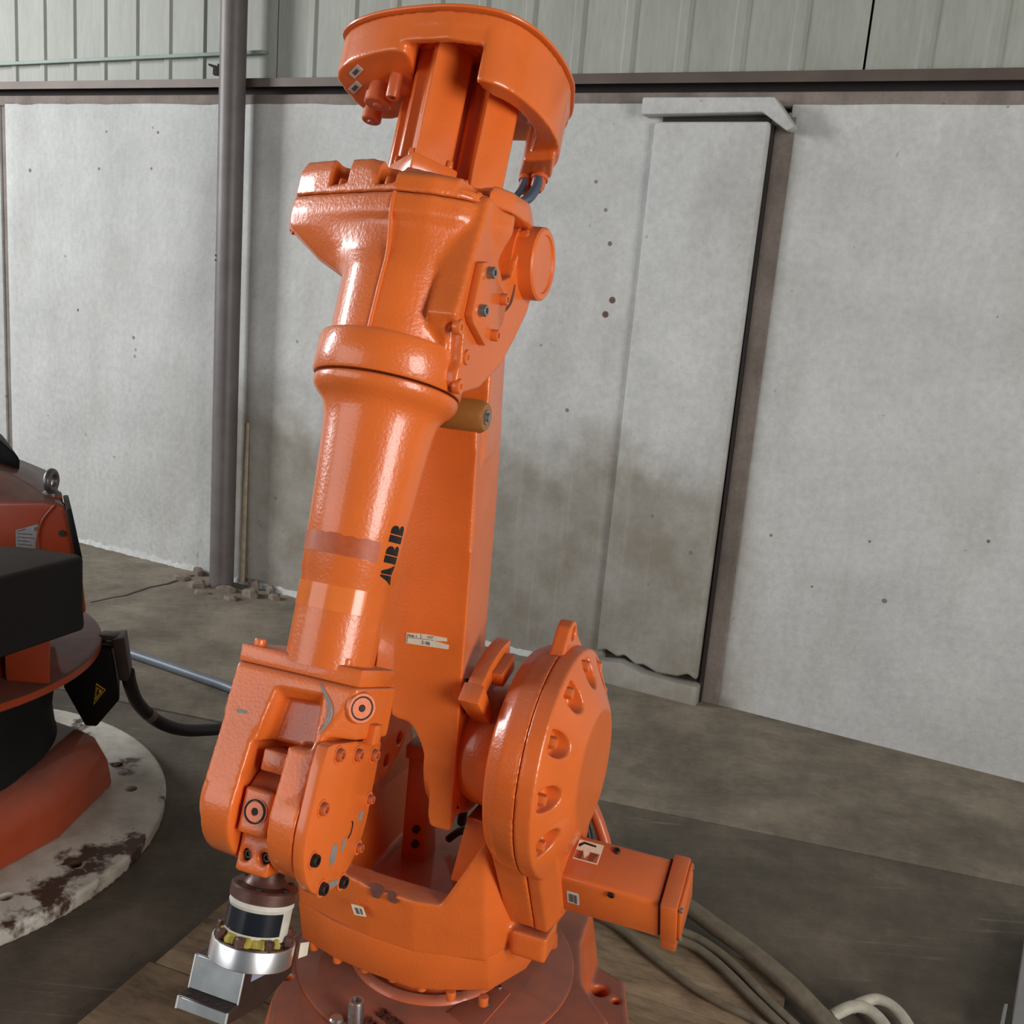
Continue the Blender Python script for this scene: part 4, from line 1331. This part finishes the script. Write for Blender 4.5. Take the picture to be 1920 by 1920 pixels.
chip(wc, (0.0641, 0.150, 0.912), (0, 1, 0), (0, 0, 1), 0.010, 0.016)
chip(wc, (0.0641, 0.125, 0.902), (0, 1, 0), (0, 0, 1), 0.006, 0.010)
chip(wc, (0.0641, 0.085, 0.868), (0, 1, 0), (0, 0, 1), 0.006, 0.008)
chip(wc, (0.0641, 0.140, 0.955), (0, 1, 0), (0, 0, 1), 0.026, 0.006)
obj('scratch', MB(MPU).tube([(0.0642, 0.112, 0.872), (0.0642, 0.108, 0.876), (0.0642, 0.108, 0.888), (0.0642, 0.114, 0.895)], 0.0012, 6), BLACK_INK, wc)
mb = MB(MPU)
mb.tube([(0.020, 0.2055, 0.684), (0.030, 0.2075, 0.695), (0.042, 0.2095, 0.708), (0.0475, 0.2115, 0.722), (0.044, 0.2135, 0.738), (0.036, 0.2150, 0.752)], lambda t: 0.0006 + 0.0024 * sin(pi * t), 8)
obj('paint_scrape', mb, GREYPRIMER, wrist, label='grey scrape in the paint')
chip(wrist, (-0.085, 0.2135, 0.745), (1, 0, 0), (0, 0.05, 1), 0.009, 0.003)
# round plug on the right front corner
ax4 = Vector((0.80, 0.60, 0)).normalized()
mb = MB(MPU)
mb.lathe((0.0715, 0.185, 0.706), ax4, [(0, 0.022), (0.012, 0.0215), (0.014, 0.020), (0.014, 0.0165), (0.010, 0.016), (0.010, 0.0145), (0.0135, 0.014), (0.0135, 0.005), (0.008, 0.0045), (0.008, 0.0003)], 32)
pl4 = obj('round_plug', mb, ORANGE_SM, wrist)
p4 = Vector((0.0715, 0.185, 0.706)) + ax4 * 0.0112
obj('plug_gap', MB(MPU).ring(p4, ax4, 0.0142, 0.0164, 0, 0.0022, 32), DARK, pl4)
obj('socket', MB(MPU).cyl(p4 - ax4 * 0.001, p4 + ax4 * 0.0026, 0.0046, None, 6), DARK, pl4)
mb = MB(MPU)
mb.prism([(0.072, 0.150, 0.730), (0.088, 0.150, 0.730), (0.088, 0.150, 0.758), (0.072, 0.150, 0.758)], (0, -0.026, 0), 0.002)
obj('side_lug', mb, ORANGE_SM, wrist)
# tilting wrist unit between the fork arms
mb = MB(MPU)
wl(mb, -0.0555, -0.0025, 0.060, 0.060)
mb.box(-0.052, -0.006, 0.150, 0.218, 0.838, 0.900)
mb.box(-0.054, -0.004, 0.105, 0.198, 0.90, 0.955)
cut = MB(MPU)
for a, s_ in ((-0.042, 0.932), (-0.013, 0.930)):
    cut.cyl((a, 0.180, s_), (a, 0.23, s_), 0.0085, None, 20)
tilt = cast('wrist_tilt', mb, ORANGE, rob, MU, 0.0028, 3, cut, cut_smooth=1)
mb = MB(MPU)
mb.lathe((-0.029, 0.214, 0.868), (0, 1, 0), [(0, 0.018), (0.0055, 0.018), (0.0055, 0.0155), (0.003, 0.015), (0.003, 0.0138), (0.0065, 0.0132), (0.0065, 0.0055), (0.001, 0.005), (0.001, 0.0003)], 36)
pl = obj('round_plug', mb, ORANGE_SM, tilt)
mb = MB(MPU)
mb.ring((-0.029, 0.218, 0.868), (0, 1, 0), 0.0145, 0.0165, 0, 0.0022, 36)
obj('plug_gap', mb, DARK, pl)
obj('socket', MB(MPU).cyl((-0.029, 0.214, 0.868), (-0.029, 0.2195, 0.868), 0.0048, None, 6), DARK, pl)
for a, s_ in ((-0.042, 0.932), (-0.013, 0.930)):
    obj('bolt', MB(MPU).bolt((a, 0.184, s_), (0, 1, 0), 0.0065, 0.006), DARKSTEEL, tilt)

# --- tool side
TA, TN = -0.028, 0.150
mb = MB(MPU)
mb.lathe((TA, TN, 0), (0, 0, 1), [(0.94, 0.024), (0.966, 0.024), (0.974, 0.030), (0.9755, 0.044), (0.978, 0.0465), (0.992, 0.0465), (0.994, 0.044)], 56)
fl = obj('tool_flange', mb, BROWNSTEEL, rob, MU, label='rusty brown tool flange')
for k in range(6):
    t = 2 * pi * k / 6 + 0.3
    obj('bolt_hole', MB(MPU).cyl((TA + 0.037 * sin(t), TN + 0.037 * cos(t), 0.9735), (TA + 0.037 * sin(t), TN + 0.037 * cos(t), 0.9762), 0.0042, None, 14), DARK, fl)
mb = MB(MPU)
mb.lathe((TA, TN, 0), (0, 0, 1), [(0.992, 0.044), (1.000, 0.045), (1.002, 0.0435), (1.036, 0.0435), (1.044, 0.043), (1.046, 0.038)], 56)
ad = obj('tool_adapter', mb, WHITETAPE, rob, MU, label='adapter wrapped in white tape')
mb = MB(MPU)
rings = []
for i in range(41):
    t = radians(-85 + 160 * i / 40)
    rings.append([(TA + r * sin(t), TN + r * cos(t), s) for r, s in ((0.0436, 1.004), (0.0445, 1.004), (0.0445, 1.034), (0.0436, 1.034))])
mb.loft(rings)
obj('black_tape', mb, BLACKTAPE, ad, label='glossy black tape')
mb = MB(MPU)
rnd = random.Random(21)
rings = []
for i in range(30):
    t = radians(-55 + 130 * i / 29)
    rr = 0.0495 + 0.0025 * sin(i * 0.9) + 0.0015 * sin(i * 2.3 + 1)
    rings.append([(TA + r * sin(t), TN + r * cos(t), s) for r, s in ((0.040, 1.036), (rr - 0.004, 1.037 + rnd.uniform(0, 0.002)), (rr, 1.044), (rr, 1.051), (0.040, 1.051))])
mb.loft(rings)
obj('foam_packing', mb, YELLOWGREASE, ad, label='ragged yellow foam')
mb = MB(MPU)
mb.lathe((TA, TN, 0), (0, 0, 1), [(1.046, 0.03), (1.0495, 0.056), (1.0502, 0.0572), (1.051, 0.0575), (1.077, 0.0575), (1.078, 0.0565), (1.079, 0.03)], 72)
ringo = obj('tool_ring', mb, ALU, rob, MU, label='shiny silver ring')
mb = MB(MPU)
mb.lathe((TA, TN, 0), (0, 0, 1), [(1.0482, 0.03), (1.0482, 0.0550), (1.0500, 0.0555)], 60)
obj('greasy_face', mb, OILSTEEL, ringo)
for k in range(8):
    t = 2 * pi * k / 8 + 0.15
    p = (TA + 0.049 * sin(t), TN + 0.049 * cos(t), 1.049)
    obj('bolt', MB(MPU).hexnut(p, (0, 0, -1), 0.0078, 0.012), BROWNSTEEL, ringo)
obj('paper_tag', MB(MPU).prism([(0.026, 0.115, 1.05), (0.036, 0.11, 1.047), (0.036, 0.108, 1.066), (0.026, 0.113, 1.072)], (0.0, -0.001, 0)), PAPER, ringo, label='scrap of white paper')
# steel bracket under the ring
mb = MB(MPU)
side = [(0.186, 1.083), (0.186, 1.128), (0.204, 1.134), (0.204, 1.150), (0.02, 1.150), (0.0, 1.12), (0.02, 1.085)]
side = [(0.184, 1.080), (0.184, 1.126), (0.206, 1.130), (0.206, 1.147), (0.12, 1.147), (0.045, 1.120), (0.045, 1.0795), (0.125, 1.0792), (0.140, 1.0790)]
mb.prism([(-0.092, n_, s) for n_, s in side], (0.080, 0, 0), 0.001, 1)
br = obj('tool_bracket', mb, OILSTEEL, rob, MU, label='grey steel gripper bracket')
mb = MB(MPU)
mb.box(-0.0915, -0.0125, 0.1838, 0.1856, 1.0815, 1.1255, 0.0005, 1)
obj('milled_face', mb, MILLED, br)
mb = MB(MPU)
mb.box(-0.0915, -0.0125, 0.2058, 0.2072, 1.1315, 1.1465, 0.0004, 1)
obj('milled_face', mb, MILLED, br)
mb = MB(MPU)
mb.box(-0.0925, -0.0905, 0.1845, 0.1862, 1.0810, 1.1260)
mb.box(-0.0135, -0.0112, 0.1845, 0.1862, 1.0810, 1.1260)
mb.box(-0.0925, -0.0895, 0.2058, 0.2078, 1.1305, 1.1470)
mb.box(-0.0140, -0.0112, 0.2058, 0.2078, 1.1305, 1.1470)
obj('bright_edge', mb, ALU, br, label='bright milled edges')
for a, n_ in ((-0.083, 0.196), (-0.055, 0.196), (-0.035, 0.196), (-0.022, 0.196)):
    obj('bolt_hole', MB(MPU).cyl((a, n_, 1.1275), (a, n_, 1.134), 0.004, None, 14), DARK, br)
for a in (-0.055, -0.035):
    obj('dowel_pin', MB(MPU).cyl((a, 0.19, 1.146), (a, 0.19, 1.153), 0.004, None, 14), STEEL, br)
obj('masking_tape', MB(MPU).box(-0.0118, -0.0108, 0.105, 0.165, 1.0860, 1.1005), simple('lilac_tape', srgb(150, 150, 170), 0.5), br, label='strip of lilac grey tape')

# orange hose behind the gear housing
mb = MB(MPB)
mb.tube([(0.225, -0.12, 0.60), (0.260, -0.11, 0.545), (0.286, -0.10, 0.505), (0.306, -0.09, 0.462), (0.312, -0.06, 0.42)], 0.012, 14)
obj('rear_hose', mb, ORANGE_BASE, rob, I4)
mb = MB(MPB)
mb.tube([(0.215, -0.10, 0.57), (0.245, -0.10, 0.525), (0.268, -0.09, 0.485), (0.282, -0.07, 0.44)], 0.008, 12)
obj('rear_hose', mb, RUBBER, rob, I4, label='black hose behind the gear housing')

# ------------------------------------------------------------------ second robot, at the left edge
R2 = Vector((-1.56, 2.42, 0))
pl = empty('steel_disc', R2, 0, 'large round white steel disc with chipped paint lying under the left robot', 'disc')
mb = MB()
mb.lathe((0, 0, 0), (0, 0, 1), [(0.0, 0.690), (0.036, 0.694), (0.042, 0.690)], 120)
cut = MB()
for t, r in ((-0.30, 0.60), (-0.60, 0.58), (-0.85, 0.62), (-1.05, 0.60), (0.35, 0.60), (0.62, 0.58), (-1.35, 0.60)):
    cut.cyl((r * cos(t), r * sin(t), -0.02), (r * cos(t), r * sin(t), 0.08), 0.017, None, 20)
pme = mb
o = cast('plate', pme, PLATEWHITE, pl, I4, 0.006, 1, cut, cut_smooth=0)
mb = MB()
for t, r in ((0.05, 0.56), (0.20, 0.57)):
    mb.box(r * cos(t) - 0.055, r * cos(t) + 0.045, r * sin(t) - 0.06, r * sin(t) + 0.05, 0.0415, 0.0425)

rb2 = empty('industrial_robot', R2 + Vector((0, 0, 0.042)), 0, 'red orange robot with black covers and an eye bolt, at the left edge', 'robot')
Z = -0.042


def zz(p):
    return Vector((p[0], p[1], p[2] + Z))


mb = MB(zz)
# square flared foot
ang = radians(-26)


def rot(x, y):
    return (x * cos(ang) - y * sin(ang), x * sin(ang) + y * cos(ang))


mb.loft([[(*rot(x * k, y * k), z) for x, y in ((-0.42, -0.36), (0.36, -0.43), (0.49, -0.28), (0.47, 0.15), (0.36, 0.42), (-0.42, 0.40))] for z, k in ((0.042, 1.0), (0.12, 0.98), (0.19, 0.92), (0.22, 0.84))], 0.01)
foot = obj('base_foot', mb, ORANGE_B, rb2)
mb = MB(zz)
mb.lathe((0, 0, 0), (0, 0, 1), [(0.17, 0.43), (0.23, 0.408), (0.30, 0.40), (0.46, 0.42)], 72)
obj('base_column', mb, BLACK, rb2, label='black base column')
obj('name_plate', MB(zz).prism([(0.16, -0.377, 0.24), (0.33, -0.246, 0.24), (0.33, -0.246, 0.34), (0.16, -0.377, 0.34)], (0.004, -0.005, 0), 0.001), simple('faded_plate', srgb(84, 78, 66), 0.6, 0, 0.3, 12), rb2, label='faded grey plate')
mb = MB(zz)
mb.lathe((0, 0, 0), (0, 0, 1), [(0.455, 0.50), (0.470, 0.525), (0.488, 0.525), (0.492, 0.515)], 96)
obj('slewing_ring', mb, ORANGE_B, rb2)
mb = MB(zz)
mb.lathe((0, 0, 0), (0, 0, 1), [(0.49, 0.40), (0.52, 0.38), (0.66, 0.38), (0.70, 0.34)], 64)
mb.box(-0.30, 0.30, -0.34, -0.10, 0.49, 0.62, 0.01)
obj('carousel', mb, ORANGE_B, rb2)
obj('bolt', MB(zz).lathe((0.40, -0.02, 0.49), (0, 0, 1), [(0, 0.034), (0.045, 0.034), (0.05, 0.028)], 6), BROWNSTEEL, rb2)
# black motor cover (world coordinates from here on, moved into the root's frame)
loc2 = lambda p: Vector(p) - R2 - Vector((0, 0, 0.042))
mb = MB(loc2)
fp2 = [(-1.145, 1.82), (-0.957, 2.236), (-0.978, 2.258), (-1.126, 2.282), (-1.36, 2.20), (-1.42, 1.95)]
mb.loft([[(x + 0.012, y - 0.02, z) for (x, y), z in zip(fp2, (0.650, 0.655, 0.660, 0.665, 0.650, 0.640))], [(x, y, 0.700) for x, y in fp2], [(x, y, 0.822) for x, y in fp2]], 0.010, 3)
obj('motor_cover', mb, BLACK_DUSTY, rb2, label='black motor cover')
mb = MB(loc2)
sh = [(-1.75, 0.62), (-1.03, 0.62), (-1.045, 0.772), (-1.064, 0.872), (-1.086, 0.892), (-1.135, 0.897), (-1.239, 0.886), (-1.75, 0.90)]
sh2 = [(-1.75, 0.62), (-1.05, 0.62), (-1.065, 0.772), (-1.085, 0.872), (-1.115, 0.895), (-1.175, 0.915), (-1.285, 0.945), (-1.75, 1.02)]
mb.loft([[(x, 2.42, z) for x, z in sh], [(x - 0.09, 2.60, z) for x, z in sh2], [(x - 0.19, 2.80, z) for x, z in sh2]], 0.008, 3)
sb = obj('shoulder', mb, ORANGE_B, rb2)
mb = MB(loc2)
mb.tube([(-1.105, 2.417, 0.890), (-1.135, 2.416, 0.850), (-1.148, 2.416, 0.80), (-1.152, 2.416, 0.74)], 0.003, 8)
obj('casting_step', mb, ORANGE_B, sb)
obj('bolt_hole', MB(loc2).cyl((-1.087, 2.416, 0.821), (-1.087, 2.43, 0.821), 0.008, None, 16), DARK, sb)
mb = MB(loc2)
mb.prism([(-1.070, 2.40, 0.888), (-1.056, 2.40, 0.890), (-1.030, 2.40, 0.765), (-1.046, 2.40, 0.760)], (-0.07, 0.14, 0), 0.003)
obj('bumper_strip', mb, BLACK, rb2, label='black bumper strip')
mb = MB(loc2)
mb.prism([(-1.201, 2.419, 0.760), (-1.145, 2.419, 0.760), (-1.145, 2.419, 0.840), (-1.201, 2.419, 0.820)], (0, -0.002, 0))
np_ = obj('rating_plate', mb, simple('grey_rating_plate', srgb(150, 148, 150), 0.5, 0.2, 0.2, 60), rb2, label='grey rating plate')
mb = MB(loc2)
for k in range(5):
    z = 0.775 + 0.009 * k
    mb.prism([(-1.197, 2.417, z), (-1.155 - 0.006 * (k % 3), 2.417, z), (-1.155 - 0.006 * (k % 3), 2.417, z + 0.0025), (-1.197, 2.417, z + 0.0025)], (0, -0.001, 0))
mb.prism([(-1.155, 2.417, 0.822), (-1.147, 2.417, 0.823), (-1.147, 2.417, 0.833), (-1.155, 2.417, 0.831)], (0, -0.001, 0))
mb.prism([(-1.198, 2.417, 0.816), (-1.178, 2.417, 0.823), (-1.178, 2.417, 0.8255), (-1.198, 2.417, 0.8185)], (0, -0.001, 0))
obj('print', mb, GREYINK, np_)
mb = MB(loc2)
mb.lathe((-1.150, 2.50, 0.880), (0, 0, 1), [(0, 0.026), (0.019, 0.024)], 32)
obj('eye_pad', mb, ORANGE_B, rb2)
mb = MB(loc2)
mb.lathe((-1.150, 2.50, 0.897), (0, 0, 1), [(0, 0.023), (0.005, 0.022), (0.010, 0.014), (0.016, 0.010)], 32)
mb.torus((-1.150, 2.50, 0.931), (0.96, -0.02, 0), 0.0225, 0.0095, 40, 16)
obj('eye_bolt', mb, simple('eye_bolt_steel', srgb(112, 110, 106), 0.4, 0.7, 0.15, 30), rb2, label='steel eye bolt')
mb = MB(loc2)
mb.prism([(-1.8, 2.66, 0.85), (-1.312, 2.66, 0.85), (-1.305, 2.66, 0.945), (-1.318, 2.66, 0.960), (-1.372, 2.66, 1.005), (-1.8, 2.66, 1.10)], (-0.16, 0.25, 0), 0.008, 3)
obj('rear_cover', mb, BLACK, rb2, label='black rear cover')
# red bracket between ring and motor cover
mb = MB(loc2)
mb.prism([(-1.16, 2.27, 0.49), (-1.055, 2.27, 0.49), (-1.05, 2.27, 0.66), (-1.16, 2.27, 0.66)], (-0.1, 0.22, 0), 0.006)
obj('bracket', mb, ORANGE_B, rb2)
# junction box on the column
jf = [(-1.122, 2.60, 0.457), (-1.043, 2.60, 0.462), (-1.018, 2.60, 0.317), (-1.082, 2.60, 0.232), (-1.112, 2.60, 0.231), (-1.170, 2.60, 0.338), (-1.166, 2.60, 0.420)]
mb = MB(loc2)
mb.prism(jf, (-0.05, 0.13, 0.0), 0.005)
jbo = obj('junction_box', mb, BLACK, rb2, label='black junction box')
tc = [Vector((-1.080, 2.598, 0.358)), Vector((-1.057, 2.598, 0.343)), Vector((-1.087, 2.598, 0.301))]
tm = (tc[0] + tc[1] + tc[2]) / 3


def tri(k, lift):
    mb = MB(loc2)
    return mb.prism([tm + (p - tm) * k + Vector((0, -lift, 0)) for p in tc], (0, -0.0012, 0))


ws = obj('warning_sign', tri(1.12, 0.0), YELLOW, jbo, label='yellow triangular hazard sign')
obj('sign_border', tri(0.92, 0.0012), BLACK_INK, ws)
obj('sign_field', tri(0.70, 0.0024), YELLOW, ws)
mb = MB(loc2)
bl = [(0.000, 0.013), (0.004, 0.010), (0.001, 0.003), (0.005, 0.001), (-0.006, -0.014), (-0.003, -0.003), (-0.005, -0.001)]
mb.prism([tm + Vector((x, -0.0036, y)) for x, y in bl], (0, -0.0008, 0))
obj('lightning_mark', mb, BLACK_INK, ws)
mb = MB(loc2)
mb.prism([(-1.040, 2.60, 0.487), (-1.005, 2.60, 0.495), (-0.990, 2.60, 0.388), (-1.000, 2.60, 0.370), (-1.020, 2.60, 0.372)], (-0.02, 0.07, 0), 0.004)
mb.box(-1.084, -1.036, 2.615, 2.655, 0.478, 0.492, 0.002)
mb.box(-1.084, -1.078, 2.615, 2.655, 0.450, 0.490, 0.002)
mb.box(-1.076, -1.040, 2.62, 2.65, 0.455, 0.470, 0.002)
obj('plug_connector', mb, simple('grey_black_plug', srgb(66, 60, 56), 0.5), jbo)
mb = MB(loc2)
mb.tube([(-1.010, 2.635, 0.385), (-1.012, 2.66, 0.335), (-1.012, 2.72, 0.255), (-0.99, 2.81, 0.165), (-0.945, 2.90, 0.10), (-0.873, 2.98, 0.071), (-0.80, 3.05, 0.055), (-0.70, 3.10, 0.022)], 0.0185, 16)
ho = obj('power_hose', mb, RUBBER)
ho.matrix_world = Matrix.Translation(R2 + Vector((0, 0, 0.042)))
tag(ho, 'thick black hose curving from the black junction box of the left robot to the floor', 'hose')
obj('hose_band', MB(loc2).cyl((-1.003, 2.765, 0.208), (-0.997, 2.785, 0.189), 0.0194, None, 20), OLIVECABLE, ho)

# grey conduit on the floor behind
mb = MB()
mb.tube([(-2.6, 4.15, 0.018), (-1.95, 3.93, 0.018), (-1.62, 3.79, 0.018), (-1.35, 3.655, 0.018), (-1.12, 3.53, 0.018), (-0.90, 3.40, 0.018), (-0.70, 3.20, 0.018)], 0.018, 14)
tag(obj('conduit', mb, GREYPIPE), 'blue grey conduit lying on the floor behind the left robot', 'pipe')

# ------------------------------------------------------------------ cables on the right
mb = MB()
mb.tube([(0.02, 2.28, 0.045), (0.14, 2.33, 0.046), (0.28, 2.375, 0.047), (0.41, 2.35, 0.048), (0.503, 2.279, 0.048), (0.565, 2.20, 0.048), (0.63, 2.12, 0.046), (0.70, 2.01, 0.044), (0.755, 1.92, 0.03), (0.85, 1.75, 0.022)], 0.021, 16)
tag(obj('cable', mb, OLIVECABLE), 'thick dusty olive cable running beside the robot motor to the lower right', 'cable')
mb = MB()
mb.tube([(0.38, 2.195, 0.036), (0.43, 2.17, 0.036), (0.495, 2.140, 0.036), (0.535, 2.10, 0.036), (0.57, 2.045, 0.036), (0.605, 1.975, 0.036), (0.645, 1.90, 0.036), (0.70, 1.8, 0.036)], 0.0105, 12)
tag(obj('cable', mb, OLIVECABLE), 'thin dusty olive cable lying closest to the thick one on its robot side', 'cable')
mb = MB()
mb.tube([(0.33, 2.245, 0.034), (0.43, 2.205, 0.034), (0.505, 2.178, 0.034), (0.56, 2.125, 0.034), (0.60, 2.06, 0.034), (0.636, 1.98, 0.034), (0.678, 1.90, 0.034), (0.735, 1.8, 0.034)], 0.0105, 12)
tag(obj('cable', mb, OLIVECABLE), 'thin dusty olive cable squeezed between the thick cable and its thin twin', 'cable')
mb = MB()
mb.tube([(0.20, 2.28, 0.033), (0.325, 2.19, 0.033), (0.40, 2.09, 0.033), (0.475, 1.998, 0.033), (0.54, 1.94, 0.033), (0.60, 1.90, 0.033), (0.70, 1.80, 0.033)], 0.0085, 12)
tag(obj('cable', mb, OLIVECABLE), 'thin lone cable crossing the boards nearest the robot base', 'cable')
mb = MB()
mb.tube([(0.78, 1.955, 0.014), (0.80, 1.965, 0.020), (0.835, 1.975, 0.03), (0.865, 1.965, 0.03), (0.885, 1.93, 0.025), (0.89, 1.87, 0.016)], lambda t: 0.013 if t > 0.03 else 0.006, 12)
tag(obj('cable', mb, WHITECABLE), 'white looped cable end in front at lower right, with a tapered tip', 'cable')
mb = MB()
mb.tube([(0.83, 1.985, 0.012), (0.86, 2.00, 0.022), (0.895, 2.005, 0.030), (0.925, 1.985, 0.028), (0.94, 1.945, 0.022), (0.945, 1.87, 0.014)], lambda t: 0.012 if t > 0.03 else 0.006, 12)
tag(obj('cable', mb, WHITECABLE), 'white looped cable end bending behind the other white loop', 'cable')

# folded sheet-metal edge at the far right
sp = empty('sheet_metal_panel', (1.19, 1.98, 0), 0, 'grey sheet metal panel edge standing at the lower right corner', 'panel')
mb = MB()
mb.loft([[(-0.165, -0.28, z), (0.188, 0.35, z), (0.9, 0.35, z), (0.9, -0.28, z)] for z in (0.0, 0.05)], 0.004)
obj('sheet', mb, GALV, sp)
mb = MB()
mb.prism([(-0.195, -0.28, 0.0), (-0.183, -0.28, 0.0), (-0.012, 0.02, 0.0), (-0.020, 0.02, 0.0)], (0, 0, 0.05), 0.001)
obj('lip', mb, GALV, sp)
